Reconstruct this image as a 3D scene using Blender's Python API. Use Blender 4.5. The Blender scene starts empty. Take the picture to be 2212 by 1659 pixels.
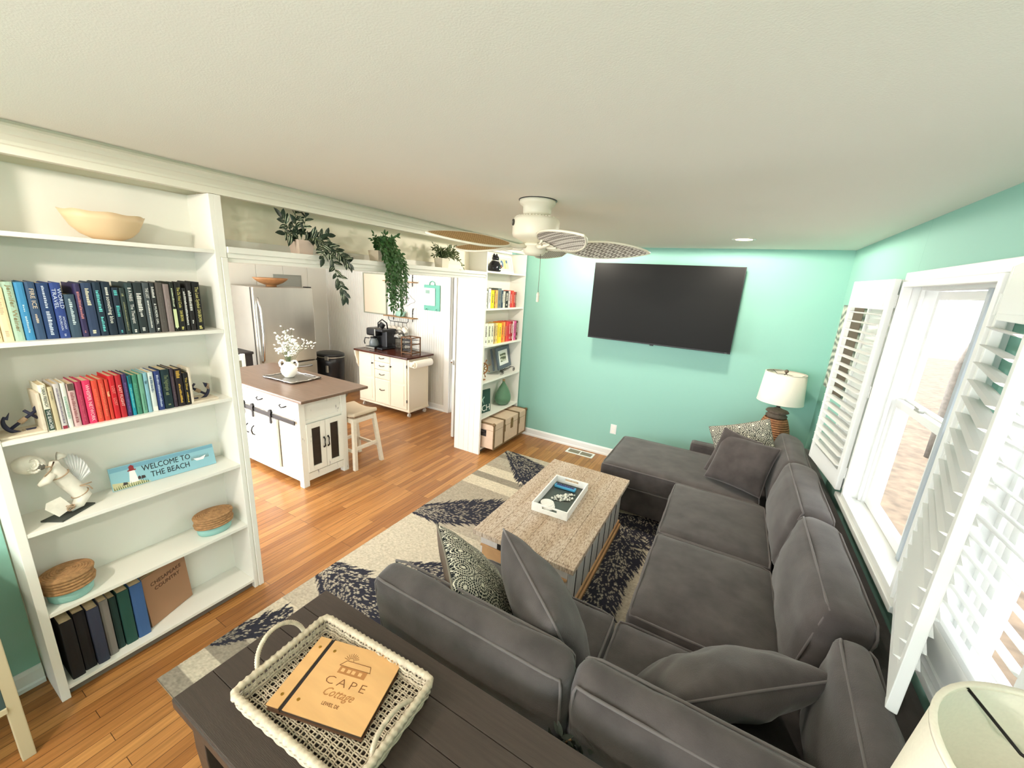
import bpy, bmesh, math, random
import numpy as np
from mathutils import Vector, Matrix, noise
C = bpy.context.scene.collection
S = bpy.context.scene
PI = math.pi
rnd = random.Random(7)

# ---------------------------------------------------------------- camera
YAW, PITCH, ROLL = math.radians(-28.823), math.radians(-14.332), math.radians(-3.558)
fwd = Vector((math.sin(YAW)*math.cos(PITCH), math.cos(YAW)*math.cos(PITCH), math.sin(PITCH)))
rt = Vector((math.cos(YAW), -math.sin(YAW), 0))
dn = -rt.cross(fwd)
r2 = rt*math.cos(ROLL)+dn*math.sin(ROLL)
d2 = -rt*math.sin(ROLL)+dn*math.cos(ROLL)
cam = bpy.data.cameras.new('camera')
cam.sensor_width = 36; cam.sensor_fit = 'HORIZONTAL'
cam.lens = 855.5/2212*36; cam.clip_start = .02; cam.clip_end = 200
co = bpy.data.objects.new('camera', cam); C.objects.link(co)
M = Matrix((r2, -d2, -fwd)).transposed().to_4x4(); M.translation = (0, 0, 1.9937)
co.matrix_world = M
S.camera = co
# ---------------------------------------------------------------- world, exposure
w = bpy.data.worlds.new('sky'); S.world = w; w.use_nodes = True
bg = w.node_tree.nodes['Background']; bg.inputs[0].default_value = (.95, .97, 1, 1); bg.inputs[1].default_value = 4.2
# the open sky is brighter towards the kitchen side of the house than over the shaded window side
wt = w.node_tree; tcw = wt.nodes.new('ShaderNodeTexCoord'); spx = wt.nodes.new('ShaderNodeSeparateXYZ'); wt.links.new(tcw.outputs['Generated'], spx.inputs[0])
mrw = wt.nodes.new('ShaderNodeMapRange'); mrw.interpolation_type = 'SMOOTHSTEP'; mrw.inputs[1].default_value = -.3; mrw.inputs[2].default_value = .7; mrw.inputs[3].default_value = 5.8; mrw.inputs[4].default_value = 2.1
wt.links.new(spx.outputs['X'], mrw.inputs[0]); wt.links.new(mrw.outputs[0], bg.inputs[1])
S.view_settings.view_transform = 'Standard'; S.view_settings.look = 'None'
S.view_settings.exposure = 1.03; S.view_settings.gamma = 1
S.cycles.use_denoising = True
S.cycles.max_bounces = 10; S.cycles.diffuse_bounces = 6; S.cycles.glossy_bounces = 3; S.cycles.transmission_bounces = 6
S.cycles.sample_clamp_indirect = 8

# ---------------------------------------------------------------- materials
def lin(c):
    c = [x/255 for x in c]
    return tuple([x/12.92 if x <= .04045 else ((x+.055)/1.055)**2.4 for x in c])+(1,)
MATS = {}
def mat(name, rgb=(200, 200, 200), rough=.6, metal=0, emit=None, es=0, trans=0, alpha=1, ior=1.45, spec=.5, var=0, vscale=8, bump=0, bscale=60, sheen=0, stretch=None):
    if name in MATS: return MATS[name]
    m = bpy.data.materials.new(name); m.use_nodes = True; MATS[name] = m
    nt = m.node_tree; b = nt.nodes['Principled BSDF']
    b.inputs['Base Color'].default_value = lin(rgb); b.inputs['Roughness'].default_value = rough
    b.inputs['Metallic'].default_value = metal; b.inputs['IOR'].default_value = ior
    b.inputs['Specular IOR Level'].default_value = spec
    if trans: b.inputs['Transmission Weight'].default_value = trans
    if sheen: b.inputs['Sheen Weight'].default_value = sheen
    if alpha < 1: b.inputs['Alpha'].default_value = alpha
    if emit: b.inputs['Emission Color'].default_value = lin(emit); b.inputs['Emission Strength'].default_value = es
    tc = None
    if var or bump:
        tc = nt.nodes.new('ShaderNodeTexCoord'); mp = nt.nodes.new('ShaderNodeMapping'); nt.links.new(tc.outputs['Object'], mp.inputs[0])
        if stretch: mp.inputs['Scale'].default_value = stretch
    if var:
        n = nt.nodes.new('ShaderNodeTexNoise'); n.inputs['Scale'].default_value = vscale; n.inputs['Detail'].default_value = 5
        nt.links.new(mp.outputs[0], n.inputs['Vector'])
        r = nt.nodes.new('ShaderNodeMapRange'); r.inputs[1].default_value = .3; r.inputs[2].default_value = .7
        r.inputs[3].default_value = 1-var; r.inputs[4].default_value = 1+var
        nt.links.new(n.outputs['Fac'], r.inputs[0])
        mx = nt.nodes.new('ShaderNodeVectorMath'); mx.operation = 'SCALE'; mx.inputs[0].default_value = lin(rgb)[:3]
        nt.links.new(r.outputs[0], mx.inputs['Scale']); nt.links.new(mx.outputs[0], b.inputs['Base Color'])
    if bump:
        n2 = nt.nodes.new('ShaderNodeTexNoise'); n2.inputs['Scale'].default_value = bscale; n2.inputs['Detail'].default_value = 4
        nt.links.new(mp.outputs[0], n2.inputs['Vector'])
        bp = nt.nodes.new('ShaderNodeBump'); bp.inputs['Strength'].default_value = bump; bp.inputs['Distance'].default_value = .004
        nt.links.new(n2.outputs['Fac'], bp.inputs['Height']); nt.links.new(bp.outputs[0], b.inputs['Normal'])
    return m

def nodes_of(m): return m.node_tree, m.node_tree.nodes['Principled BSDF']

def wood_planks(name, c1, c2, plank, length, rough=.35, axis='y', mortar=.0012, grain=.22, dark=(60, 35, 18)):
    """strip floor: boards run along axis"""
    m = mat(name, c1, rough); nt, b = nodes_of(m); N = nt.nodes.new; Lk = nt.links.new
    tc = N('ShaderNodeTexCoord'); mp = N('ShaderNodeMapping'); Lk(tc.outputs['Object'], mp.inputs[0])
    if axis == 'y': mp.inputs['Rotation'].default_value = (0, 0, PI/2)
    br = N('ShaderNodeTexBrick'); br.offset = .37; br.offset_frequency = 3; br.inputs['Scale'].default_value = 1
    br.inputs['Brick Width'].default_value = length; br.inputs['Row Height'].default_value = plank
    br.inputs['Mortar Size'].default_value = mortar; br.inputs['Mortar Smooth'].default_value = .1; br.inputs['Bias'].default_value = 0
    br.inputs['Color1'].default_value = lin(c1); br.inputs['Color2'].default_value = lin(c2); br.inputs['Mortar'].default_value = lin(dark)
    Lk(mp.outputs[0], br.inputs[0])
    mp2 = N('ShaderNodeMapping'); mp2.inputs['Scale'].default_value = (1.2, 22, 1) ; Lk(mp.outputs[0], mp2.inputs[0])
    ns = N('ShaderNodeTexNoise'); ns.inputs['Scale'].default_value = 3; ns.inputs['Detail'].default_value = 6; Lk(mp2.outputs[0], ns.inputs[0])
    mp3 = N('ShaderNodeMapping'); mp3.inputs['Scale'].default_value = (1/length*.5, 1/plank, 1); Lk(mp.outputs[0], mp3.inputs[0])
    r = N('ShaderNodeMapRange'); r.inputs[1].default_value = .3; r.inputs[2].default_value = .7; r.inputs[3].default_value = 1-grain; r.inputs[4].default_value = 1+grain
    Lk(ns.outputs['Fac'], r.inputs[0])
    mx = N('ShaderNodeVectorMath'); mx.operation = 'SCALE'; Lk(br.outputs['Color'], mx.inputs[0]); Lk(r.outputs[0], mx.inputs['Scale'])
    Lk(mx.outputs[0], b.inputs['Base Color'])
    bp = N('ShaderNodeBump'); bp.inputs['Strength'].default_value = .25; bp.inputs['Distance'].default_value = .002; bp.invert = True
    Lk(br.outputs['Fac'], bp.inputs['Height']); Lk(bp.outputs[0], b.inputs['Normal'])
    return m

WHITE = mat('white_paint', (236, 234, 226), .4)
WHITE2 = mat('white_trim', (228, 229, 226), .4)
CEIL = mat('ceiling_paint', (234, 230, 220), .9, bump=.15, bscale=220)
TEAL = mat('teal_paint', (142, 190, 176), .75, bump=.06, bscale=250)
BEAD = mat('beadboard_paint', (216, 215, 208), .45)
FLOOR = wood_planks('oak_strip_floor', (176, 124, 70), (140, 90, 46), .057, .85, .3)
BLACK = mat('black_plastic', (26, 26, 28), .35)
BLACKM = mat('black_metal', (34, 33, 32), .45, metal=.4)
STEEL = mat('brushed_steel', (190, 188, 180), .32, metal=.9, var=.06, vscale=6, stretch=(1, 1, .15))
CHROME = mat('chrome', (215, 218, 220), .18, metal=1)
PAGES = mat('book_pages', (214, 196, 160), .9, var=.1, vscale=120, stretch=(1, 1, 1))
SOFA = mat('grey_microfibre', (74, 68, 66), .95, var=.26, vscale=9, bump=.3, bscale=260, sheen=.25, spec=.2)
SOFAD = mat('grey_microfibre_piping', (98, 92, 90), .9, sheen=.2, spec=.2)
FOLIAGE = mat('leaf_green', (62, 92, 50), .5, var=.3, vscale=30)
GLASS = mat('window_glass', (250, 255, 255), .0, trans=1, alpha=1, ior=1.01)
LABELW = mat('label_white', (232, 232, 228), .6)

# ---------------------------------------------------------------- mesh builder
EPS = [0]
def shrink(x0, x1, y0, y1, z0, z1):
    EPS[0] = (EPS[0]+7) % 31; e = EPS[0]*1.1e-5; d = [min(e, (b-a)*.08) for a, b in ((x0, x1), (y0, y1), (z0, z1))]
    return x0+d[0], x1-d[0], y0+d[1], y1-d[1], z0+d[2], z1-d[2]
class MB:
    def __init__(s): s.v = []; s.f = []; s.mi = []; s.sm = []; s.T = Matrix.Identity(4); s.m = 0; s.smooth = False
    def add(s, vs, fs, smooth=None):
        o = len(s.v); T = s.T
        s.v += [tuple(T @ Vector(p)) for p in vs]
        flip = T.determinant() < 0
        for f in fs:
            g = [o+i for i in f]
            if flip: g.reverse()
            s.f.append(g); s.mi.append(s.m); s.sm.append(s.smooth if smooth is None else smooth)
        return s
    def box(s, a, b, m=None):
        if m is not None: s.m = m
        x0, x1 = sorted((a[0], b[0])); y0, y1 = sorted((a[1], b[1])); z0, z1 = sorted((a[2], b[2]))
        x0, x1, y0, y1, z0, z1 = shrink(x0, x1, y0, y1, z0, z1)
        return s.add([(x0, y0, z0), (x1, y0, z0), (x1, y1, z0), (x0, y1, z0), (x0, y0, z1), (x1, y0, z1), (x1, y1, z1), (x0, y1, z1)],
                     [(0, 3, 2, 1), (4, 5, 6, 7), (0, 1, 5, 4), (1, 2, 6, 5), (2, 3, 7, 6), (3, 0, 4, 7)], False)
    def bbox(s, a, b, r=.004):
        """box with chamfered edges"""
        x0, x1 = sorted((a[0], b[0])); y0, y1 = sorted((a[1], b[1])); z0, z1 = sorted((a[2], b[2]))
        x0, x1, y0, y1, z0, z1 = shrink(x0, x1, y0, y1, z0, z1)
        r = min(r, (x1-x0)/2.1, (y1-y0)/2.1, (z1-z0)/2.1)
        bm = bmesh.new(); bmesh.ops.create_cube(bm, size=1)
        for v in bm.verts: v.co = Vector(((x0+x1)/2+v.co.x*(x1-x0), (y0+y1)/2+v.co.y*(y1-y0), (z0+z1)/2+v.co.z*(z1-z0)))
        bmesh.ops.bevel(bm, geom=bm.edges[:], offset=r, segments=2, affect='EDGES', profile=.6)
        s.frombm(bm, False); return s
    def frombm(s, bm, smooth=False):
        bm.verts.index_update()
        s.add([v.co[:] for v in bm.verts], [[v.index for v in f.verts] for f in bm.faces], smooth); bm.free()
    def tube(s, pts, r, n=8, closed=False, caps=True, rad=None):
        pts = [Vector(p) for p in pts]; k = len(pts); vs = []; fs = []
        up = None
        for i, p in enumerate(pts):
            if closed: t = pts[(i+1) % k]-pts[i-1]
            else: t = pts[min(i+1, k-1)]-pts[max(i-1, 0)]
            if t.length < 1e-9: t = Vector((0, 0, 1))
            t.normalize()
            if up is None: up = t.orthogonal().normalized()
            up = (up-t*up.dot(t));
            if up.length < 1e-6: up = t.orthogonal()
            up.normalize(); sd = t.cross(up)
            rr = rad[i] if rad else r
            for j in range(n):
                a = 2*PI*j/n; vs.append(p+(up*math.cos(a)+sd*math.sin(a))*rr)
        m = k if closed else k-1
        for i in range(m):
            for j in range(n):
                a = i*n+j; b = i*n+(j+1) % n; c = ((i+1) % k)*n+(j+1) % n; d = ((i+1) % k)*n+j
                fs.append((a, b, c, d))
        if caps and not closed: fs.append(tuple(range(n))[::-1]); fs.append(tuple(range((k-1)*n, k*n)))
        return s.add(vs, fs, True)
    def cyl(s, p0, p1, r, n=16, r1=None):
        p0, p1 = Vector(p0), Vector(p1); r1 = r if r1 is None else r1
        t = (p1-p0).normalized(); up = t.orthogonal().normalized(); sd = t.cross(up); vs = []
        for p, rr in ((p0, r), (p1, r1)):
            for j in range(n):
                a = 2*PI*j/n; vs.append(p+(up*math.cos(a)+sd*math.sin(a))*rr)
        s.add(vs, [(j, (j+1) % n, n+(j+1) % n, n+j) for j in range(n)], True)
        return s.add(vs, [tuple(range(n))[::-1], tuple(range(n, 2*n))], False)
    def lathe(s, prof, c=(0, 0, 0), n=32, sx=1, sy=1, fn=None, caps=True):
        """prof: (r, z) from bottom to top (outside), may come back down inside"""
        vs = []; k = len(prof)
        for r, z in prof:
            for j in range(n):
                a = 2*PI*j/n; q = 1
                zz = z
                if fn: q, dz = fn(a, r, z); zz = z+dz
                vs.append((c[0]+r*q*math.cos(a)*sx, c[1]+r*q*math.sin(a)*sy, c[2]+zz))
        fs = [(i*n+j, i*n+(j+1) % n, (i+1)*n+(j+1) % n, (i+1)*n+j) for i in range(k-1) for j in range(n)]
        if caps and prof[0][0] > 1e-5: fs.append(tuple(range(n))[::-1])
        if caps and prof[-1][0] > 1.1e-4: fs.append(tuple(range((k-1)*n, k*n)))
        return s.add(vs, fs, True)
    def ball(s, c, r, n=12, sc=(1, 1, 1)):
        k = n//2+1; prof = [(math.sin(PI*i/k)*r, -math.cos(PI*i/k)*r) for i in range(k+1)]
        prof[0] = (1e-6, -r); prof[-1] = (1e-6, r)
        T = s.T; s.T = T @ Matrix.Translation(c) @ Matrix.Diagonal((*sc, 1)); s.lathe(prof, n=n); s.T = T; return s
    def prism(s, poly, h0, h1, axis='z'):
        """extrude a 2D polygon (counter clockwise) between h0 and h1 along axis"""
        def P(a, b, h): return {'z': (a, b, h), 'y': (b, h, a), 'x': (h, a, b)}[axis]
        n = len(poly); vs = [P(a, b, h0) for a, b in poly]+[P(a, b, h1) for a, b in poly]
        fs = [(i, (i+1) % n, n+(i+1) % n, n+i) for i in range(n)]+[tuple(range(n))[::-1], tuple(range(n, 2*n))]
        return s.add(vs, fs, False)
    def quad(s, a, b, c, d): return s.add([a, b, c, d], [(0, 1, 2, 3)])
    def leaf(s, base, d, up, L, W, bend=.25, seg=4):
        d = Vector(d).normalized(); up = Vector(up); up = (up-d*up.dot(d))
        if up.length < 1e-5: up = d.orthogonal()
        up.normalize(); sd = d.cross(up); vs = []; b = Vector(base)
        for i in range(seg+1):
            t = i/seg; wv = W*math.sin(PI*min(1, t*.92+.04))**.8*.5*(1.15-.45*t)
            if i == seg: wv = 0.0004
            p = b+d*L*t-up*bend*L*t*t
            vs += [p-sd*wv+up*wv*.25, p, p+sd*wv+up*wv*.25]
        fs = []
        for i in range(seg):
            o = i*3; fs += [(o, o+1, o+4, o+3), (o+1, o+2, o+5, o+4)]
        return s.add(vs, fs, True)
    def build(s, name, mats, parent=None, label=None, bevel=0, doubles=False, flipfix=False):
        me = bpy.data.meshes.new(name)
        vs = s.v
        if parent is not None:
            W = wm(parent).inverted()
            vs = [tuple(W @ Vector(p)) for p in vs]
        me.from_pydata(vs, [], s.f)
        if not isinstance(mats, (list, tuple)): mats = [mats]
        for m in mats: me.materials.append(m)
        me.polygons.foreach_set('material_index', s.mi); me.polygons.foreach_set('use_smooth', s.sm)
        me.update()
        o = bpy.data.objects.new(name, me); C.objects.link(o)
        if parent is not None: o.parent = parent
        if label: o['label'] = label
        if bevel:
            bv = o.modifiers.new('bevel', 'BEVEL'); bv.width = bevel; bv.segments = 2; bv.limit_method = 'ANGLE'; bv.angle_limit = .7
        return o
def wm(o):
    m = Matrix.LocRotScale(o.location, o.rotation_euler, o.scale)
    return wm(o.parent) @ m if o.parent else m
def tag(o, label=None, cat=None, group=None, kind=None):
    if label: o['label'] = label
    if cat: o['category'] = cat
    if group: o['group'] = group
    if kind: o['kind'] = kind
    return o
def thing(name, label, cat, loc=(0, 0, 0), rz=0, group=None):
    o = bpy.data.objects.new(name, None); C.objects.link(o); o.empty_display_size = .05
    o.location = loc; o.rotation_euler = (0, 0, rz); return tag(o, label, cat, group)
def struct(name, mb, m): return tag(mb.build(name, m), kind='structure')
def dup(o, parent=None):
    c = o.copy(); C.objects.link(c); c.parent = parent
    for ch in o.children: dup(ch, c)
    return c
def frame(o, x, y, z=None):
    """matrix with origin o and axes x, y (z = x cross y)"""
    x = Vector(x).normalized(); y = Vector(y); y = (y-x*y.dot(x)).normalized(); z = x.cross(y)
    m = Matrix((x, y, z)).transposed().to_4x4(); m.translation = Vector(o); return m
def text(s, name, m, parent, o, x, up, size, align='CENTER', ext=.0004, width=None, bold=0, shear=0, sp=1):
    """lettering: reads along x, letters stand along up, at world point o (middle of the line)"""
    cu = bpy.data.curves.new('lettering', 'FONT'); cu.body = s; cu.size = size; cu.align_x = align; cu.align_y = 'CENTER'; cu.extrude = ext; cu.resolution_u = 2
    cu.offset = bold; cu.shear = shear; cu.space_character = sp
    t = bpy.data.objects.new('lettering', cu)
    C.objects.link(t); bpy.context.view_layer.update()
    me = bpy.data.meshes.new_from_object(t.evaluated_get(bpy.context.evaluated_depsgraph_get()))
    C.objects.unlink(t); bpy.data.objects.remove(t); bpy.data.curves.remove(cu)
    k = 1
    if width and len(me.vertices):
        xs = [v.co.x for v in me.vertices]; wd = max(xs)-min(xs); k = width/wd if wd > 0 else 1
    F = frame(o, x, up) @ Matrix.Diagonal((k, 1, 1, 1)); W = wm(parent).inverted() if parent is not None else Matrix.Identity(4)
    me.transform(W @ F); me.name = name
    me.materials.clear(); me.materials.append(m)
    ob = bpy.data.objects.new(name, me); C.objects.link(ob); ob.parent = parent
    return ob

# rounded, puffed cushion: local size (2a, 2b, 2c)
def cmap(p, h, r, puff):
    q = []
    P = Vector(p)
    hv = Vector((P.x*h[0], P.y*h[1], P.z*h[2]))
    cl = Vector([max(-(h[i]-r), min(h[i]-r, hv[i])) for i in range(3)])
    # radial rounding on the cube surface
    d = Vector([(hv[i]-cl[i])/r for i in range(3)])
    k = max(abs(d.x), abs(d.y), abs(d.z))
    if k > 1e-6 and d.length > 1e-6: d = d.normalized()*min(k, 1)
    o = cl+d*r
    for i in range(3):
        j, l = (i+1) % 3, (i+2) % 3
        o[i] += math.copysign(puff[i]*(1-P[j]**2)*(1-P[l]**2)*abs(P[i])**2, P[i])
    return o
def cushion_mesh(mb, T, h, r=.04, puff=(0, 0, .02), seg=12, wr=0, seed=0, fn=None):
    bm = bmesh.new(); vs = {}
    def V(a, b, c):
        k = (a, b, c)
        if k not in vs:
            def e(t): # concentrate samples near edges
                t = t/seg*2-1; return math.copysign(1-(1-abs(t))**1.4, t)
            p = (e(a), e(b), e(c)); q = cmap(p, h, r, puff)
            if fn: q = fn(q, p)
            if wr:
                n = noise.noise(Vector((q.x*7+seed, q.y*7, q.z*7)))*wr+noise.noise(Vector((q.x*3+seed, q.y*19, q.z*9)))*wr*.6
                q += Vector(p)*n
            vs[k] = bm.verts.new(q)
        return vs[k]
    for i in range(seg):
        for j in range(seg):
            for s0 in (0, seg):
                for ax in range(3):
                    g = [(i, j), (i+1, j), (i+1, j+1), (i, j+1)]
                    if s0 == 0: g.reverse()
                    def K(u, v): return {0: (s0, u, v), 1: (v, s0, u), 2: (u, v, s0)}[ax]
                    bm.faces.new([V(*K(u, v)) for u, v in g])
    T0 = mb.T; mb.T = T; mb.frombm(bm, True); mb.T = T0
def cushion(name, T, h, parent, m, r=.04, puff=(0, 0, .02), wr=.004, seed=0, pipe=(1, -1), pm=None, label=None, seg=12, fn=None, pr_=.0055):
    mb = MB(); cushion_mesh(mb, T, h, r, puff, seg, wr, seed, fn); o = mb.build(name, m, parent, label)
    if pipe:
        pb = MB(); pb.T = T
        for sgn in pipe:
            pts = []
            per = []
            n = 12
            for k in range(n): per.append((-1+2*k/n, -1))
            for k in range(n): per.append((1, -1+2*k/n))
            for k in range(n): per.append((1-2*k/n, 1))
            for k in range(n): per.append((-1, 1-2*k/n))
            for u, v in per:
                q = cmap((u, v, sgn), h, r, puff)
                if fn: q = fn(q, (u, v, sgn))
                q = q+Vector((u if abs(u) == 1 else 0, v if abs(v) == 1 else 0, sgn)).normalized()*.004
                pts.append(q)
            pb.tube(pts, pr_, 6, closed=True)
        pb.build('piping', pm or SOFAD, o)
    return o
def pillow_mesh(mb, T, w, h, t, N=26, wr=.006, seed=0, pinch=.08, exp=.5):
    vs = []; fs = []
    def P(u, v, sg):
        x = w/2*u*(1-pinch*(1-v*v)); y = h/2*v*(1-pinch*(1-u*u))
        z = sg*t/2*max(0, (1-u*u)*(1-v*v))**exp
        n = noise.noise(Vector((x*9+seed, y*9, sg)))*wr*(1-max(abs(u), abs(v))**4)
        n += wr*.8*math.sin(8*math.atan2(v, u)+seed)*max(abs(u), abs(v))**3*(1-max(abs(u), abs(v)))*3
        z += n
        return (x, y, z)
    idx = {}
    def V(i, j, sg):
        e = i in (0, N) or j in (0, N); k = (i, j, 0 if e else sg)
        if k not in idx:
            c = lambda q: math.sin((q/N*2-1)*PI/2*.98)/math.sin(PI/2*.98)
            idx[k] = len(vs); vs.append(P(c(i), c(j), 0 if e else sg))
        return idx[k]
    for i in range(N):
        for j in range(N):
            fs.append((V(i, j, 1), V(i+1, j, 1), V(i+1, j+1, 1), V(i, j+1, 1)))
            fs.append((V(i, j, -1), V(i, j+1, -1), V(i+1, j+1, -1), V(i+1, j, -1)))
    T0 = mb.T; mb.T = T; mb.add(vs, fs, True); mb.T = T0
    edge = []
    for k in range(4*8):
        s_, q = divmod(k, 8); a = -1+2*q/8
        u, v = [(a, -1), (1, a), (-a, 1), (-1, -a)][s_]
        edge.append(T @ Vector((w/2*u*(1-pinch*(1-v*v)), h/2*v*(1-pinch*(1-u*u)), 0)))
    return edge
# ================================================================ SETTING
XL, XB, YT, XR, H = -2.39, -2.61, 4.57, .78, 2.44
mb = MB(); mb.box((-6.5, -2.2, -.03), (XR+.02, 4.75, 0)); struct('floor', mb, FLOOR)
# ceiling with hole-free slab
mb = MB(); mb.box((-6.5, -2.2, H), (XR+.14, 4.75, H+.06)); struct('ceiling', mb, CEIL)
mb = MB(); mb.box((XB-.02, YT, 0), (XR+.14, YT+.13, H)); struct('wall_far', mb, TEAL)
# right wall with two window openings
W1 = (1.98, 2.955, .84, 2.125); W2 = (.76, 1.74, .84, 2.125)
mb = MB(); x0, x1 = XR, XR+.14
mb.box((x0, -2.2, 0), (x1, W2[0], H)); mb.box((x0, W2[1], 0), (x1, W1[0], H)); mb.box((x0, W1[1], 0), (x1, YT, H))
for a in (W1, W2): mb.box((x0, a[0], 0), (x1, a[1], a[2])); mb.box((x0, a[0], a[3]), (x1, a[1], H))
struct('wall_right', mb, TEAL)
mb = MB(); mb.box((XB-.13, -2.2, 0), (XB-.0, .245, H)); struct('wall_left', mb, TEAL)
mb = MB(); mb.box((XB-.13, -2.2, 2.2), (XR+.02, -2.07, H)); mb.box((XB-.13, -2.2, 0), (-2.45, -2.07, 2.2)); mb.box((.1, -2.2, 0), (XR+.02, -2.07, 2.2)); mb.box((-2.45, -2.2, 0), (.1, -2.07, .6)); struct('wall_near', mb, TEAL)  # unseen wall; its wide opening is shaped to let daylight in
WW = mat('cream_wall_paint', (243, 236, 216), .6)
# the wall above the opening, behind the plants
mb = MB(); mb.box((-2.75, 1.15, 2.06), (-2.62, 3.64, H)); struct('wall_above_opening', mb, WW)
mb = MB(); mb.box((-2.75, .245, 0), (-2.625, 1.15, H)); struct('wall_behind_bookcase', mb, WW)
# beadboard walls of the kitchen: real grooves
def beadboard(mb, x0, x1, z0, z1, y, T=None, pitch=.0445, depth=.005, thick=.02):
    n = max(1, round((x1-x0)/pitch)); p = (x1-x0)/n; poly = [(x0, y+thick)]
    pts = [(x0, y)]
    for i in range(1, n):
        c = x0+i*p; pts += [(c-.005, y), (c-.002, y+depth), (c+.002, y+depth), (c+.005, y)]
    pts.append((x1, y)); pts.append((x1, y+thick)); pts.append((x0, y+thick))
    T0 = mb.T
    if T is not None: mb.T = T
    mb.prism(pts, z0, z1); mb.T = T0
KY = 4.6
mb = MB(); beadboard(mb, -6.35, -3.69, 0, H, KY); mb.box((-6.35, KY+.02, 0), (-3.6, KY+.12, H)); mb.box((-3.6, KY, 2.06), (XB-.02, KY+.12, H)); mb.box((-2.95, KY, 0), (XB-.02, KY+.12, 2.06))
struct('wall_kitchen', mb, BEAD)
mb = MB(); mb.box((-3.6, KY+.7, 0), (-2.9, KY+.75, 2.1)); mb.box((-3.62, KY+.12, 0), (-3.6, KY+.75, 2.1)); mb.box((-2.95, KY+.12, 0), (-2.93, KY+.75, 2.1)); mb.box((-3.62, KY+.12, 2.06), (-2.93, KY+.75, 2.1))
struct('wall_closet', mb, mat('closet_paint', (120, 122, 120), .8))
# left kitchen wall: wide flush boards
mb = MB(); p = .41; y = 2.2; pts = []
mb.box((-6.45, 2.0, 0), (-6.37, KY+.1, H))
while y < KY:
    mb.bbox((-6.375, y+.002, 0), (-6.35, min(KY, y+p)-.002, H), .003); y += p
struct('wall_kitchen_side', mb, BEAD)
# baseboards
mb = MB()
prof = [(0, 0), (.018, 0), (.018, .02), (.012, .028), (.012, .082), (.006, .098), (0, .1)]
mb.prism([(YT-a, b) for a, b in prof][::-1], XL, XR, 'x'); struct('baseboard_far', mb, WHITE2)
mb = MB(); mb.prism([(b, XR-a) for a, b in prof][::-1], -2.0, YT, 'y'); struct('baseboard_right', mb, WHITE2)
mb = MB(); mb.prism([(b, XB+a) for a, b in prof], -2.0, .245, 'y'); struct('baseboard_left', mb, WHITE2)
mb = MB(); mb.prism([(KY-a, b) for a, b in prof][::-1], -6.35, -3.69, 'x'); struct('baseboard_kitchen', mb, WHITE2)
# crown moulding along the left side, and the small one around it
mb = MB()
cp = [(0, H-.012), (.075, H-.012), (.08, H-.022), (.066, H-.03), (.058, H-.044), (.050, H-.047), (.034, H-.064), (.032, H-.074), (.024, H-.078), (.020, H-.105), (0, H-.105)]
mb.prism([(b, XL-.02+a) for a, b in cp][::-1], -2.0, YT, 'y'); mb.box((XL-.05, -2.0, H-.012), (XL-.02+.06, YT, H)); mb.box((XL-.045, -2.0, H-.105), (XL-.018, YT, H-.01))
struct('trim_1', mb, mat('crown_paint', (232, 228, 212), .5))
# door casing of the closet doorway
mb = MB(); mb.bbox((-3.70, KY-.018, 0), (-3.61, KY+.12, 2.07), .004); mb.bbox((-3.70, KY-.018, 2.07), (-2.9, KY+.12, 2.16), .004); struct('trim_2', mb, WHITE2)
# open closet door (hinged at its far edge, free edge towards the room)
d = MB(); T = Matrix.Translation((-2.985, KY-.03, .012)) @ Matrix.Rotation(math.radians(2), 4, 'Z')
d.T = T; d.bbox((-.018, -.72, 0), (.018, 0, 2.02), .003); d.bbox((.018, -.62, .25), (.022, -.1, .9), .002); d.bbox((.018, -.62, 1.0), (.022, -.1, 1.85), .002)
do = tag(d.build('door_1', mat('door_grey_white', (214, 212, 204), .5)), kind='structure')
k = MB(); k.T = T; k.cyl((.018, -.655, .98), (.03, -.655, .98), .028, 20); k.cyl((.03, -.655, .98), (.05, -.655, .98), .012, 12); k.ball((.068, -.655, .98), .026)
k.cyl((-.018, -.655, .98), (-.05, -.655, .98), .012, 12); k.ball((-.068, -.655, .98), .026); k.build('door_knob', CHROME, do)
k = MB(); k.T = T; k.box((-.012, -.7225, .95), (.012, -.72, 1.01)); k.box((-.006, -.726, .97), (.006, -.72, .99)); k.build('latch_plate', CHROME, do)

# ---------------------------------------------------------------- header shelf over the opening
sh = MB(); sh.bbox((-2.635, 1.155, 2.055), (XL+.012, 3.63, 2.087), .003); sh.bbox((-2.75, 1.155, 2.03), (XL-.002, 3.63, 2.056), .002); sh.bbox((-2.752, 1.155, 2.008), (XL-.012, 3.63, 2.032), .002)
sh.bbox((-2.625, 1.16, 2.087), (-2.60, 3.5, 2.135), .003)
tag(sh.build('ledge_shelf', WHITE), 'long white ledge over the wide kitchen opening, carrying three plants', 'shelf')

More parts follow.
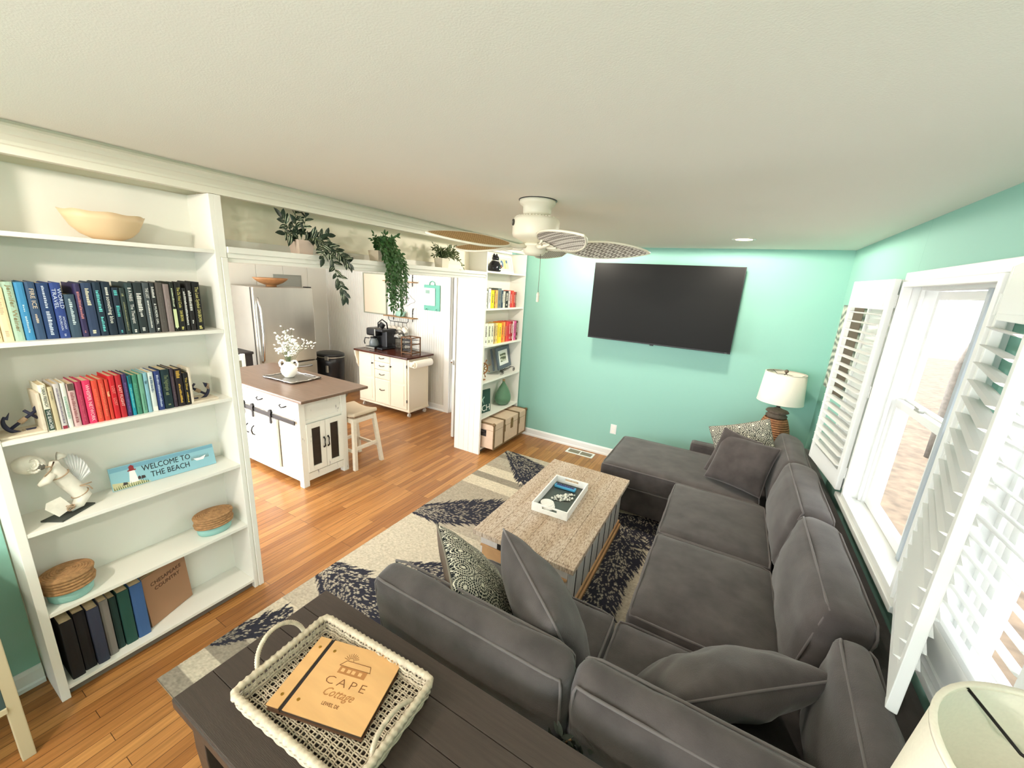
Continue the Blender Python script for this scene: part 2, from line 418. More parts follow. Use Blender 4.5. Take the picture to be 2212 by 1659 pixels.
# ---------------------------------------------------------------- bookcases
def bookcase(name, label, y0, y1, zs, left=.03, right=.055, zt=2.3335, bead=False, th=.0185):
    t = thing(name, label, 'bookcase', (-2.5, (y0+y1)/2, 0))
    b = MB(); b.box((XB-.012, y0-left, 0), (XB, y1+right, zt)); b.build('back_panel', WHITE, t)
    b = MB(); b.bbox((XB-.012, y0-left, 0), (XL, y0, zt), .002)
    if bead:
        b.box((-2.75, y0-left, 0), (XB-.012, y0, 2.06)); T = Matrix.Identity(4)
        beadboard(b, -2.75, XL-.012, 0, 2.03, y0-left-.012, pitch=.075, depth=.004, thick=.012); b.bbox((XL-.012, y0-left-.012, 0), (XL, y0-left, 2.03), .001)
    b.build('side_panel', WHITE, t)
    b = MB(); b.bbox((XB-.012, y1, 0), (XL, y1+right*.42, zt), .002)
    if right > .03: b.bbox((-2.75, y1+right*.48, 0), (XL+.004, y1+right, 2.03), .002); b.box((XB-.01, y1+right*.4, 0), (XL-.004, y1+right*.5, 2.03)); b.bbox((XB-.01, y1+right*.4, 2.03), (XL, y1+right, zt), .002)
    b.build('side_panel', WHITE, t)
    for z in zs:
        b = MB(); b.bbox((XB, y0, z-th), (XL-.002, y1, z), .0015)
        b.build('shelf', WHITE, t)
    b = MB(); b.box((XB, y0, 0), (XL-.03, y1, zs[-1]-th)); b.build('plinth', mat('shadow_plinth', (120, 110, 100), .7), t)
    return t
ZL = [2.0662, 1.6565, 1.2745, .8646, .4629, .0647]
bookcase('bookcase', 'tall white built-in bookcase left of the kitchen opening, six shelves', .28, 1.098, ZL)
ZR = [2.10, 1.70, 1.288, .87, .444, .066]
bookcase('bookcase', 'narrow white built-in bookcase with beadboard side next to the aqua wall', 3.658, 4.52, ZR, left=.02, right=.02, bead=True)

def kid(t, n): return [c for c in t.children if c.name.startswith(n)][0]
# ---------------------------------------------------------------- books
def book(y0, y1, z, h, rgb, label, name='book', depth=.15, x=None, group=None, title=None, tc=(235, 235, 230), marks=None, rough=.55, lean=0, cat='book', ts=None, bands=None):
    x = XL-.02 if x is None else x
    gap = .0008; y0 += gap; y1 -= gap; w = y1-y0
    t = thing(name, label, cat, (x-depth/2, (y0+y1)/2, z), group=group)
    m = mat('cover_%d_%d_%d' % rgb, rgb, rough)
    c = .0022
    b = MB(); r = min(.006, w*.3)
    # spine and boards as one cover
    sp = [(x-depth, y0), (x-r, y0), (x-r*.3, y0+r*.3), (x, y0+w*.3), (x, y1-w*.3), (x-r*.3, y1-r*.3), (x-r, y1), (x-depth, y1), (x-depth, y1-c), (x-r, y1-c), (x-r*.9, y0+c), (x-depth, y0+c)]
    b.prism(sp, z, z+h)
    cv = b.build('cover', m, t)
    if bands:
        for (a0, a1, col) in bands:
            bb = MB(); bb.box((x-.001, y0+w*.12, z+h*a0), (x+.0006, y1-w*.12, z+h*a1)); bb.build('spine_band', mat('cover_%d_%d_%d' % col, col, .5), cv)
    b = MB(); b.box((x-depth+.004, y0+c, z+.003), (x-r*.9, y1-c, z+h-.004)); b.build('pages', PAGES, t)
    tm = mat('print_%d_%d_%d' % tc, tc, .5)
    if title:
        lines = title if isinstance(title, list) else [title]
        for (s, zc, ln, sz) in lines:
            text(s, 'title', tm, cv, (x+.0012, (y0+y1)/2, z+h*zc), (0, 0, -1), (0, 1, 0), sz or w*.62, width=h*ln, ext=.0003)
    if marks:
        b = MB(); rr = random.Random(int(y0*1000))
        for (a0, a1, wd) in marks:
            zz = z+h*a1
            while zz > z+h*a0:
                l = rr.uniform(.003, .007)*(.6+w*12); hh = w*wd
                b.box((x, (y0+y1)/2-hh/2, zz-l), (x+.0008, (y0+y1)/2+hh/2*rr.uniform(.2, 1), zz)); zz -= l+.0022
        b.build('spine_print', tm, cv)
    return t
Y1 = [0.325, 0.342, 0.356, 0.385, 0.413, 0.44, 0.469, 0.505, 0.538, 0.572, 0.594, 0.629, 0.657, 0.688, 0.713, 0.734, 0.763, 0.796, 0.823, 0.844, 0.873, 0.899, 0.918, 0.947, 0.967, 0.992, 1.028, 1.074]
U = (225, 225, 220)
A1 = [ # h, rgb, title, tc, marks, label
 (.212, (226, 205, 168), None, (150, 110, 80), [(.1, .9, .2)], 'cream book at the left frame edge, first on the navy book row'),
 (.208, (228, 208, 172), [('salt to the sea', .52, .62, None)], (120, 70, 60), [(.08, .14, .2)], 'cream book reading salt to the sea on its spine'),
 (.204, (238, 222, 180), None, (205, 180, 150), [(.1, .2, .4), (.5, .9, .4)], 'pale yellow book with tan crests, right of the salt to the sea book'),
 (.225, (170, 196, 176), [('Jennifer Weiner', .55, .8, None)], (150, 130, 90), None, 'mint green book with thin script, left of the bright blue one'),
 (.224, (62, 138, 186), None, (190, 215, 225), [(.5, .62, .2), (.15, .42, .25)], 'bright sky blue book on the navy book row'),
 (.226, (54, 78, 110), [('FIRE ICE', .72, .34, None)], (225, 205, 180), [(.3, .45, .3)], 'slate blue book titled FIRE ICE'),
 (.223, (34, 60, 104), None, (200, 210, 225), [(.55, .95, .25), (.08, .5, .35)], 'navy book with pale script between FIRE ICE and WORLD TRAVEL'),
 (.225, (44, 66, 132), [], (205, 215, 235), [(.05, .08, .2)], 'wide royal blue book titled WORLD TRAVEL'),
 (.179, (58, 78, 96), None, (200, 215, 220), [(.3, .9, .3)], 'short slate book just right of the WORLD TRAVEL book'),
 (.224, (48, 40, 80), None, (196, 130, 130), [(.35, .85, .45), (.08, .12, .3)], 'dark violet book with pinkish lettering on the navy book row'),
 (.227, (46, 62, 92), None, (228, 220, 190), [(.6, .9, .4), (.08, .12, .4)], 'steel navy book with cream lettering, right of the violet one'),
 (.231, (24, 44, 62), None, (110, 205, 205), [(.45, .85, .45), (.1, .36, .35)], 'dark blue book with glowing turquoise lettering'),
 (.233, (22, 38, 54), [('something blue', .48, .5, None)], (230, 230, 220), [(.75, .9, .3)], 'ink blue book titled something blue'),
 (.210, (26, 42, 58), None, (90, 190, 190), [(.4, .62, .5), (.84, .94, .5), (.06, .1, .3)], 'shorter dark book with teal script in mid row'),
 (.208, (38, 52, 50), None, (150, 150, 110), [(.1, .7, .25), (.82, .88, .4)], 'shorter black green book with faint gold lettering'),
 (.231, (44, 60, 62), [('The Therapist', .4, .38, None), ('B A PARIS', .78, .26, None)], U, [(.05, .09, .3)], 'dark teal book with white mixed case title, left of the charcoal book with staggered letters'),
 (.232, (36, 46, 48), None, U, [(.45, .8, .55), (.36, .42, .3), (.06, .12, .4)], 'charcoal book with staggered white letters between dark teal and grey spines'),
 (.233, (70, 78, 82), [('THE LAST', .8, .2, None)], U, [(.12, .65, .25)], 'grey spined book in the right half of the navy book row'),
 (.234, (40, 44, 46), [('& MURDER GIRL', .38, .42, None)], U, [(.72, .92, .5), (.05, .09, .4)], 'black book with the boldest white capitals, just left of the plain taupe one'),
 (.235, (84, 78, 74), None, (100, 94, 90), [(.2, .8, .2)], 'plain taupe book without bright lettering'),
 (.229, (134, 120, 118), None, (150, 140, 138), [(.2, .7, .2)], 'thin dusty mauve book'),
 (.239, (20, 28, 20), None, (220, 230, 200), [(.5, .88, .4), (.06, .1, .3)], 'black book with a pale green oval on its spine'),
 (.237, (22, 24, 22), [('The Da Vinci Code', .7, .42, None), ('DAN BROWN', .32, .22, None)], (214, 204, 110), [(.05, .09, .4)], 'black book titled The Da Vinci Code in yellow, left of a short book'),
 (.212, (26, 26, 26), None, U, [(.15, .92, .5)], 'shorter black book with dense white lettering near the row end'),
 (.238, (32, 30, 30), None, U, [(.42, .84, .55), (.15, .22, .3)], 'wide black book with staggered white letters, second from row end'),
 (.243, (16, 16, 18), [('The Lost Symbol', .68, .44, None), ('DAN BROWN', .3, .26, None)], (214, 206, 130), [(.05, .09, .4)], 'black book titled The Lost Symbol in yellow, last at the right end'),
]
sb = {21: [(.08, .46, (208, 220, 170))]}
for i, (h, c, ti, tc, mk, lb) in enumerate(A1):
    a, b_ = Y1[i+0], Y1[i+1]
    if i == 0: a, b_ = .31, .325
    a, b_ = ([.296]+Y1[1:])[i], Y1[i+1]
    t = book(a, b_, ZL[1], h, c, lb, title=ti, tc=tc, marks=mk, group='books on the navy upper row', x=-2.43, depth=.15, bands=sb.get(i))
    if i == 7:
        for wd_, dy, zc_, ln_, sz_ in (('WORLD', .0075, .72, .36, .016), ('TRAVEL', -.0075, .72, .36, .016), ('ANTHONY', .005, .28, .24, .009), ('BOURDAIN', -.005, .28, .26, .009)): text(wd_, 'title', MATS['print_205_215_235'], kid(t, 'cover'), (-2.4288, (a+b_)/2+dy, ZL[1]+h*zc_), (0, 0, -1), (0, 1, 0), sz_, width=h*ln_)
# the last listed width ends at 1.074
Y2 = [0.409, 0.432, 0.449, 0.469, 0.486, 0.511, 0.533, 0.561, 0.583, 0.604, 0.617, 0.64, 0.663, 0.682, 0.697, 0.719, 0.739, 0.756, 0.779, 0.806, 0.843, 0.860, 0.893, 0.917]
A2 = [
 (.205, (232, 226, 206), [('TANA FRENCH', .74, .42, None)], (60, 60, 60), None, 'white paperback with dark green lower half titled THE SEARCHER'),
 (.192, (196, 182, 148), None, (120, 110, 90), [(.7, .9, .3)], 'tan paperback just right of THE SEARCHER'),
 (.202, (196, 190, 188), None, (120, 110, 130), [(.15, .9, .35)], 'pale grey lilac paperback with a maroon foot'),
 (.202, (214, 214, 206), None, (130, 170, 150), [(.2, .7, .6)], 'thin white paperback with mint lettering on the rainbow row'),
 (.195, (206, 172, 170), None, (140, 80, 80), [(.12, .8, .45)], 'pale pink paperback with a brown top'),
 (.199, (168, 48, 82), None, (200, 90, 110), [(.1, .7, .3)], 'raspberry paperback left of the hot pink one'),
 (.200, (218, 52, 96), [('WHISPER NETWORK', .48, .85, None)], (250, 200, 205), None, 'hot pink paperback titled WHISPER NETWORK'),
 (.195, (214, 74, 56), None, (230, 110, 80), [(.1, .8, .4)], 'orange red paperback right of WHISPER NETWORK'),
 (.197, (206, 66, 50), None, (225, 120, 90), [(.1, .9, .4)], 'wide vermilion paperback with faint lettering'),
 (.193, (200, 60, 44), None, (235, 200, 150), [(.6, .7, .7)], 'narrow red orange paperback with a small pale badge'),
 (.206, (196, 30, 40), [('LOST', .68, .18, None), ('LOST', .4, .18, None)], (240, 150, 140), None, 'bright red paperback before the LAST FLIGHT one'),
 (.205, (180, 34, 44), [('LAST FLIGHT', .52, .5, None)], (245, 200, 190), None, 'crimson paperback titled LAST FLIGHT'),
 (.207, (62, 44, 88), None, (120, 90, 150), [(.1, .8, .35)], 'purple paperback between crimson and turquoise books'),
 (.196, (18, 140, 160), None, (120, 200, 190), [(.2, .7, .4)], 'thin turquoise paperback on the rainbow row'),
 (.197, (62, 128, 104), None, (90, 160, 130), [(.2, .8, .4)], 'sea green paperback, darker of two neighbouring greens'),
 (.197, (108, 162, 138), None, (70, 130, 110), [(.1, .5, .3)], 'light sage paperback on the rainbow row'),
 (.2, (128, 176, 190), None, (40, 60, 70), [(.72, .8, .8)], 'pale blue paperback with a dark oval mark'),
 (.2, (206, 214, 210), None, (60, 90, 120), [(.5, .9, .5)], 'white and blue paperback between pale blue and navy ones'),
 (.202, (38, 56, 112), None, (180, 190, 210), [(.1, .9, .35)], 'indigo paperback on the rainbow row'),
 (.205, (22, 44, 50), [('The Nightingale', .66, .4, None)], (130, 140, 100), [(.35, .42, .5), (.08, .12, .3)], 'wide dark teal paperback with gold script title'),
 (.205, (56, 44, 56), None, (110, 90, 90), [(.2, .8, .3)], 'dark plum paperback near the right anchor bookend'),
 (.2, (34, 26, 30), None, (210, 170, 70), [(.76, .95, .6), (.1, .6, .3)], 'black paperback with gold flower top'),
 (.174, (20, 20, 20), [('The Silver', .66, .4, None)], (210, 180, 80), [(.1, .4, .3)], 'short black paperback touching the right anchor bookend'),
]
sb2 = {0: [(.02, .48, (30, 58, 48))], 2: [(.0, .07, (140, 40, 60))], 4: [(.84, 1, (90, 76, 66))], 13: [(.8, 1, (30, 90, 90))], 17: [(0, .12, (236, 232, 220))]}
for i, (h, c, ti, tc, mk, lb) in enumerate(A2):
    t = book(Y2[i], Y2[i+1], ZL[2], h-.004, c, lb, title=ti, tc=tc, marks=mk, group='paperbacks in the rainbow row', x=-2.415, depth=.12+.01*(i % 3), bands=sb2.get(i))
    if i == 0: text('THE SEARCHER', 'title', LABELW, kid(t, 'cover'), (-2.4132, (Y2[0]+Y2[1])/2, ZL[2]+h*.25), (0, 0, -1), (0, 1, 0), .014, width=h*.4)
# tall dark books on the floor shelf: stepped and turned a little
TB = [(.30, .345, .315, (22, 24, 28), -2.412, 'black tall book at the left end of the floor shelf'),
      (.346, .388, .325, (18, 20, 26), -2.425, 'second black tall book on the floor shelf, left of the slate one'),
      (.389, .432, .315, (52, 58, 78), -2.415, 'slate blue tall book on the floor shelf'),
      (.434, .468, .32, (128, 122, 118), -2.43, 'grey tall book on the floor shelf'),
      (.470, .500, .305, (24, 54, 52), -2.445, 'black green tall book right of the grey one'),
      (.502, .548, .315, (34, 78, 70), -2.44, 'dark green tall book left of the blue one')]
for a, b_, h, c, x, lb in TB:
    book(a, b_, ZL[5], h, c, lb, x=x, depth=.15, group='tall books on the floor shelf', rough=.6)
book(.550, .602, ZL[5], .318, (62, 98, 150), 'mid blue tall book next to the tan CHESAPEAKE COUNTRY cover', x=-2.44, depth=.15, group='tall books on the floor shelf')
# Chesapeake Country: cover faces the room, leaning on the back
t = thing('book', 'tan book with its cover to the room titled CHESAPEAKE COUNTRY', 'book', (-2.49, .72, ZL[5]), group='tall books on the floor shelf')
T = frame((-2.466, .617, ZL[5]+.0015), (-.085, .215, .0), (-.02, 0, .3))
b = MB(); b.T = T; b.bbox((0, 0, -.004), (.235, .298, 0), .002); b.bbox((0, 0, -.028), (.235, .298, -.024), .002); b.bbox((-.004, 0, -.028), (.002, .298, 0), .002)
cv = b.build('cover', mat('tan_cover', (170, 128, 98), .7), t)
b = MB(); b.T = T; b.box((.002, .003, -.024), (.231, .294, -.004)); b.build('pages', PAGES, t)
tm = mat('brown_print', (92, 62, 48), .6)
X_ = T.to_3x3() @ Vector((1, 0, 0)); Y_ = T.to_3x3() @ Vector((0, 1, 0))
text('CHESAPEAKE', 'title', tm, cv, T @ Vector((.12, .235, .0006)), X_, Y_, .03, width=.17); text('COUNTRY', 'title', tm, cv, T @ Vector((.12, .2, .0006)), X_, Y_, .03, width=.14)

# right bookcase rows
def row(y0, ys, z, items, group, x, depth=.13, hs=None):
    a = y0
    for (b_, h, c, lb) in items:
        k_ = int(b_*1000) % 3; dk = sum(c) < 330
        book(a, b_, z, h, c, lb, group=group, x=x, depth=depth, tc=(222, 216, 200) if dk else (96, 84, 74), marks=[(.12, .22, .4), (.4, .88, .45)] if k_ else [(.3, .8, .3)] if b_-a > .02 else None); a = b_+.0002
RA = [(3.715, .175, (176, 72, 64), 'thin red spined book at the left end of the upper right row'), (3.745, .19, (228, 226, 216), 'white book beside the thin red spine at the left end'),
 (3.757, .195, (96, 112, 112), 'thin grey green book left of a tall white one'), (3.81, .215, (240, 238, 228), 'tall white book left of the yellow one, upper right row'),
 (3.885, .197, (232, 205, 40), 'bright yellow book on the upper right row'), (3.899, .19, (70, 34, 30), 'thin dark maroon book next to the yellow one'),
 (3.957, .2, (238, 170, 96), 'apricot book left of the tall grey one'), (4.037, .222, (106, 118, 122), 'tall thick grey book on the upper right row'),
 (4.077, .2, (48, 66, 84), 'slate navy book right of the tall grey one'), (4.128, .19, (206, 200, 188), 'cream and grey book in mid upper right row'),
 (4.198, .195, (38, 38, 42), 'black book on the upper right row'), (4.244, .195, (206, 196, 192), 'pale book between the black and red ones'),
 (4.29, .192, (190, 50, 52), 'dark red book of the upper right row'), (4.33, .2, (236, 92, 70), 'coral book of the upper right row'),
 (4.368, .185, (176, 40, 48), 'crimson book right of the coral one'), (4.404, .185, (130, 92, 80), 'brown speckled book at the right end of the upper row')]
row(3.700, None, ZR[1], RA, 'books on the upper right row', -2.43)
RB = [(3.775, .245, (236, 236, 228), 'wide white book at the left end of the yellow to red row'), (3.845, .24, (228, 230, 206), 'ivory book second from left in the yellow to red row'),
 (3.902, .24, (238, 236, 214), 'off-white book left of the tan one'), (3.947, .238, (196, 170, 120), 'tan book in the yellow to red row'), (3.985, .238, (238, 210, 130), 'pale yellow book right of the tan one'),
 (4.012, .24, (242, 200, 50), 'golden yellow book of the lower right row'), (4.08, .232, (244, 214, 60), 'lemon yellow book of the lower right row'),
 (4.121, .24, (240, 130, 50), 'orange book of the lower right row'), (4.164, .24, (246, 160, 84), 'light orange book of the lower right row'), (4.185, .238, (176, 50, 30), 'thin rust book before the reds'),
 (4.218, .242, (230, 84, 66), 'salmon red book, first of the reds'), (4.251, .242, (216, 60, 66), 'coral red book, second of the reds'), (4.295, .24, (206, 40, 58), 'rose red book, third of the reds'),
 (4.352, .24, (158, 24, 40), 'deep crimson book, darkest of the reds'), (4.377, .24, (236, 222, 222), 'thin white book between crimson and pink'), (4.435, .24, (220, 90, 150), 'hot pink book of the lower right row'),
 (4.478, .24, (92, 48, 42), 'dark brown book at the right end of the lower row')]
row(3.711, None, ZR[2], RB, 'books on the yellow to red row', -2.43)
# ================================================================ DECOR ON THE LEFT BOOKCASE
# scalloped shell bowl on the top shelf
def scal(a, r, z):
    k = (z/.105)**2 if z > 0 else 0
    return 1+.018*k*math.cos(8*a)+.02*k*math.cos(2*a), .002*k*math.cos(8*a+.4)
prof = [(.035, 0), (.05, .004), (.085, .022), (.112, .05), (.128, .082), (.142, .112), (.137, .111), (.122, .08), (.104, .05), (.078, .026), (1e-5, .014)]
b = MB(); b.lathe(prof, (-2.49, .725, ZL[0]), 72, .66, 1.0, scal)
tag(b.build('shell_bowl', mat('cream_ceramic', (224, 196, 158), .5)), 'cream scalloped shell-shaped bowl alone on the top shelf', 'bowl')

# anchor bookends
def anchor(mb, T):
    T0 = mb.T; mb.T = T
    mb.tube([(0, 0, .01), (0, 0, .105)], .006, 10); mb.tube([(0, .026, .088), (0, -.026, .088)], .0055, 8)
    mb.tube([(0, .012*math.cos(a), .118+.012*math.sin(a)) for a in [2*PI*k/16 for k in range(16)]], .0045, 8, closed=True)
    arc = [(0, .05*math.sin(a), .052-.046*math.cos(a)) for a in [(-1.25+2.5*k/16) for k in range(17)]]
    mb.tube(arc, .006, 8, rad=[.004+.004*math.sin(PI*k/16) for k in range(17)])
    for s in (1, -1):
        e = Vector((0, s*.05*math.sin(1.25), .052-.046*math.cos(1.25)))
        mb.prism([(e.y-s*.016, e.z-.004) if s > 0 else (e.y+.008, e.z-.008), (e.y+s*.008, e.z-.008) if s > 0 else (e.y+.016, e.z-.004), (e.y+s*.002, e.z+.02)], -.004, .004, 'x')
    mb.T = T0
def bookend(y, s, label):
    t = thing('anchor_bookend', label, 'bookend', (-2.47, y, ZL[2]), group='anchor bookends'); z = ZL[2]
    m = mat('weathered_white_wood', (214, 202, 182), .7, var=.12, vscale=20)
    b = MB(); b.bbox((-2.53, y, z+.0005), (-2.412, y+s*.125, z+.011), .002); b.build('base_board', m, t)
    b = MB(); b.bbox((-2.53, y, z+.011), (-2.412, y+s*.010, z+.195 if s > 0 else z+.17), .002); b.build('upright_board', m, t)
    b = MB(); T = Matrix.Translation((-2.465, y+s*.055, z+.018)) @ Matrix.Rotation(s*math.radians(42), 4, 'X') @ Matrix.Diagonal((1, 1, .95, 1))
    if s > 0: T = Matrix.Translation((-2.465, y+s*.095, z+.02)) @ Matrix.Rotation(math.radians(52), 4, 'X')
    else: T = Matrix.Translation((-2.465, y+s*.095, z+.02)) @ Matrix.Rotation(math.radians(-52), 4, 'X')
    anchor(b, T); a = b.build('anchor', mat('navy_iron', (38, 40, 62), .6, var=.2, vscale=40), t)
    b = MB(); b.T = T
    for k in range(9): b.tube([(.0085*math.cos(q), .0085*math.sin(q), .045+k*.0028) for q in [2*PI*j/10 for j in range(10)]], .0016, 5, closed=True)
    b.build('twine', mat('jute_twine', (176, 150, 124), .9), a); b = MB(); b.T = T
    for k in range(7): b.tube([(.008*math.cos(q), .03*(1 if s else 1)+.004*k, .02+k*.002+.008*math.sin(q)) for q in [2*PI*j/8 for j in range(8)]], .0014, 5, closed=True)
    b.build('twine', mat('jute_twine', (176, 150, 124), .9), a)
bookend(.918, 1, 'anchor bookend at the right end of the rainbow row, white upright')
bookend(.408, -1, 'anchor bookend at the left end of the rainbow row, beside THE SEARCHER')

# shell sculpture: round snail shell head, fan fin, leaning body on a dark base
t = thing('shell_sculpture', 'white seashell sculpture with snail shell head and fan fin on dark base', 'sculpture', (-2.48, .42, ZL[3]))
z = ZL[3]
b = MB(); T = frame((-2.505, .41, z+.0005), (.06, .16, 0), (-1, 0, 0)); b.T = Matrix.Translation((0, 0, .0))
b.prism([(-2.47, .335), (-2.40, .385), (-2.485, .51), (-2.535, .475)], z+.0005, z+.007); b.build('base', mat('slate_base', (62, 66, 62), .6), t)
WS = mat('white_shell', (232, 226, 214), .55, var=.08, vscale=30); 
b = MB(); b.T = frame((-2.49, .345, z+.262), (.25, .95, -.25), (.9, 0, .2))
b.ball((0, 0, 0), .042, 24, (1.15, .8, .95))
for k in range(40):
    a = k*.33; r = .034*(1-k/44); b.ball((.016+r*math.cos(a)*.6, .026+k*.0002, r*math.sin(a)), .006*(1-k/60), 8)
b.build('snail_shell_head', WS, t)
b = MB(); b.T = frame((-2.455, .372, z+.252), (0, 1, 0), (1, 0, 0)); b.ball((0, 0, 0), .013, 14, (1, .5, 1)); b.build('eye_opening', mat('dark_shell_hollow', (96, 92, 84), .6), t)
b = MB(); b.tube([(-2.48, .415, z+.255), (-2.485, .41, z+.225), (-2.49, .42, z+.19), (-2.495, .437, z+.15), (-2.49, .46, z+.10), (-2.48, .475, z+.06), (-2.475, .455, z+.03), (-2.465, .425, z+.018)], .02, 14, rad=[.014, .024, .03, .03, .03, .03, .022, .012])
b.tube([(-2.47, .40, z+.205), (-2.46, .375, z+.18), (-2.455, .352, z+.172)], .014, 10, rad=[.016, .017, .008]); b.tube([(-2.5, .43, z+.268), (-2.5, .455, z+.262)], .018, 10, rad=[.02, .008])
b.build('body', WS, t)
b = MB(); n = 9; vs = [(-2.505, .475, z+.115)]; fs = []
for k in range(2*n+1):
    a = math.radians(108-k*95/(2*n)); R_ = .15*(1-.06*(k % 2)); vs.append((-2.505+(.004 if k % 2 else -.004), .475-.012+R_*math.cos(a)*.42, z+.115+R_*math.sin(a)))
for s in (0, .004): 
    o = [(v[0]-s, v[1], v[2]) for v in vs]; b.add(o, [(0, k, k+1) for k in range(1, 2*n+1)])
b.build('fan_shell', mat('pale_shell', (222, 222, 222), .5, var=.06, vscale=50), t)
b = MB(); b.add([(-2.45, .435, z+.035), (-2.455, .36, z+.085), (-2.46, .405, z+.095), (-2.44, .385, z+.012), (-2.45, .352, z+.06)], [(0, 2, 1), (0, 1, 4), (0, 4, 3), (0, 3, 2)]); b.build('tail_fin', WS, t)
TWN = mat('jute_twine', (176, 150, 124), .9)
for q0, r_, h_ in (((-2.487, .424, z+.185), .031, 0), ((-2.485, .47, z+.075), .031, 0)):
    b = MB(); b.tube([(q0[0]+r_*math.cos(a), q0[1]+r_*math.sin(a)*.9, q0[2]+.012*math.sin(a)) for a in [2*PI*k/18 for k in range(18)]], .0026, 6, closed=True); b.build('twine', TWN, t)
for pts in ([(-2.455, .372, z+.252), (-2.45, .4, z+.245), (-2.455, .41, z+.262), (-2.46, .395, z+.225), (-2.46, .375, z+.205)], [(-2.46, .47, z+.12), (-2.45, .495, z+.112), (-2.455, .505, z+.09)], [(-2.46, .47, z+.12), (-2.47, .51, z+.118)]):
    b = MB(); b.tube(pts, .0028, 6); b.build('twine', TWN, t)
b = MB()
for k in range(5): b.tube([(-2.443+.01*math.cos(a+k), .425+.012*math.sin(a), z+.03+.004*k+.004*math.sin(2*a)) for a in [2*PI*j/10 for j in range(10)]], .0018, 5, closed=True)
b.build('twine', mat('jute_twine', (176, 150, 124), .9), t)

# painted sign
t = thing('painted_sign', 'long painted wooden sign reading WELCOME TO THE BEACH', 'sign', (-2.52, .8, ZL[3]))
O = Vector((-2.545, .590, ZL[3]+.0015)); X_ = Vector((.038, .44, 0)).normalized(); U_ = Vector((-.03, 0, .115)).normalized(); F = frame(O, X_, U_); Lg, Hg = .44, .118
m = mat('sign_paint', (140, 186, 198), .6); nt, bs = nodes_of(m); N = nt.nodes.new; Lk = nt.links.new
g = MB(); g.T = F; g.bbox((0, 0, -.008), (Lg, Hg, 0), .0015); bd = g.build('board', m, t)
# sky to sea bands are paint on the board
def paint(name, rgb, polys, par=bd, h=.0006):
    g = MB(); g.T = F
    for p in polys: g.prism(p, .0001, h)
    return g.build(name, mat('paint_%d_%d_%d' % rgb, rgb, .6), par)
paint('painted_sky', (112, 160, 180), [[(.003, Hg-.025), (Lg-.003, Hg-.02), (Lg-.003, Hg-.003), (.003, Hg-.003)]], h=.0003)
paint('painted_sand', (196, 190, 150), [[(.003, .003), (.15, .003), (.11, .024), (.06, .03), (.003, .04)]], h=.0004)
paint('lighthouse', (240, 238, 230), [[(.066, .022), (.102, .022), (.094, .083), (.074, .083)]])
paint('lighthouse_lantern', (140, 40, 44), [[(.068, .082), (.100, .082), (.1, .088), (.068, .088)], [(.074, .088), (.094, .088), (.093, .102), (.075, .102)], [(.071, .102), (.097, .102), (.084, .113)]], h=.0008)
paint('beach_houses', (60, 50, 50), [[(.1, .03), (.112, .03), (.112, .042), (.106, .048), (.1, .042)], [(.113, .028), (.13, .03), (.128, .043), (.115, .045)], [(.04, .018), (.06, .02), (.058, .03), (.044, .034)]], h=.0007)
paint('grass_tufts', (74, 96, 60), [[(x, .004), (x+.004, .004), (x+.001+rnd.uniform(-.003, .003), .02+rnd.uniform(0, .016))] for x in [.006+.008*k for k in range(17)]], h=.0009)
paint('rowing_boat', (240, 240, 236), [[(.338, .06), (.352, .045), (.384, .045), (.398, .066), (.37, .058)]], h=.0008)
paint('reeds', (96, 90, 60), [[(x, .052), (x+.003, .052), (x+.001, .076)] for x in [.33+.006*k for k in range(14)]], h=.0005)
tm = mat('dark_print', (30, 36, 40), .6)
P3 = lambda x, y: F @ Vector((x, y, .0006))
text('WELCOME TO', 'lettering', tm, bd, P3(.225, .078), X_, U_, .042, width=.205); text('THE BEACH', 'lettering', tm, bd, P3(.235, .036), X_, U_, .042, width=.165)

# lidded baskets
def coil_basket(c, rx, ry, h, rz, label):
    t = thing('lidded_basket', label, 'basket', c, rz, 'lidded seagrass baskets'); T = wm(t)
    b = MB(); b.T = T; hh = h*.42
    b.lathe([(rx*.8, .001), (rx*.87, .01), (rx*.92, hh)], n=40, sy=ry/rx); b.build('aqua_base', mat('aqua_woven', (150, 196, 190), .8, bump=.5, bscale=120), t)
    m = mat('seagrass', (168, 128, 88), .9, var=.28, vscale=60, bump=.4, bscale=90)
    b = MB(); b.T = T; r0 = rx*.93; n = 9
    for k in range(5): b.tube([((r0+.003*math.sin(k*2))*math.cos(a), (r0+.002)*ry/rx*math.sin(a), hh+.004+k*(h-hh)*.19) for a in [2*PI*j/40 for j in range(40)]], .0085, 8, closed=True)
    rr = r0-.004; k = 0
    while rr > .006:
        b.tube([(rr*math.cos(a), rr*ry/rx*math.sin(a), h-.012+.010*(1-(rr/r0)**2)+rnd.uniform(-.0006, .0006)) for a in [2*PI*j/36 for j in range(36)]], .0062, 7, closed=True); rr -= .0095
    b.lathe([(r0-.002, hh), (r0-.002, h-.016), (.001, h-.01)], n=30, sy=ry/rx)
    b.ball((0, 0, h), .008, 10); o = b.build('woven_lid', m, t); return t
coil_basket((-2.482, .965, ZL[4]+.001), .095, .068, .125, math.radians(85), 'lidded seagrass basket with mint base at the right of its shelf')
coil_basket((-2.478, .372, ZL[4]+.001), .084, .078, .135, math.radians(80), 'lidded seagrass basket with darker teal base at the left, ragged lid')

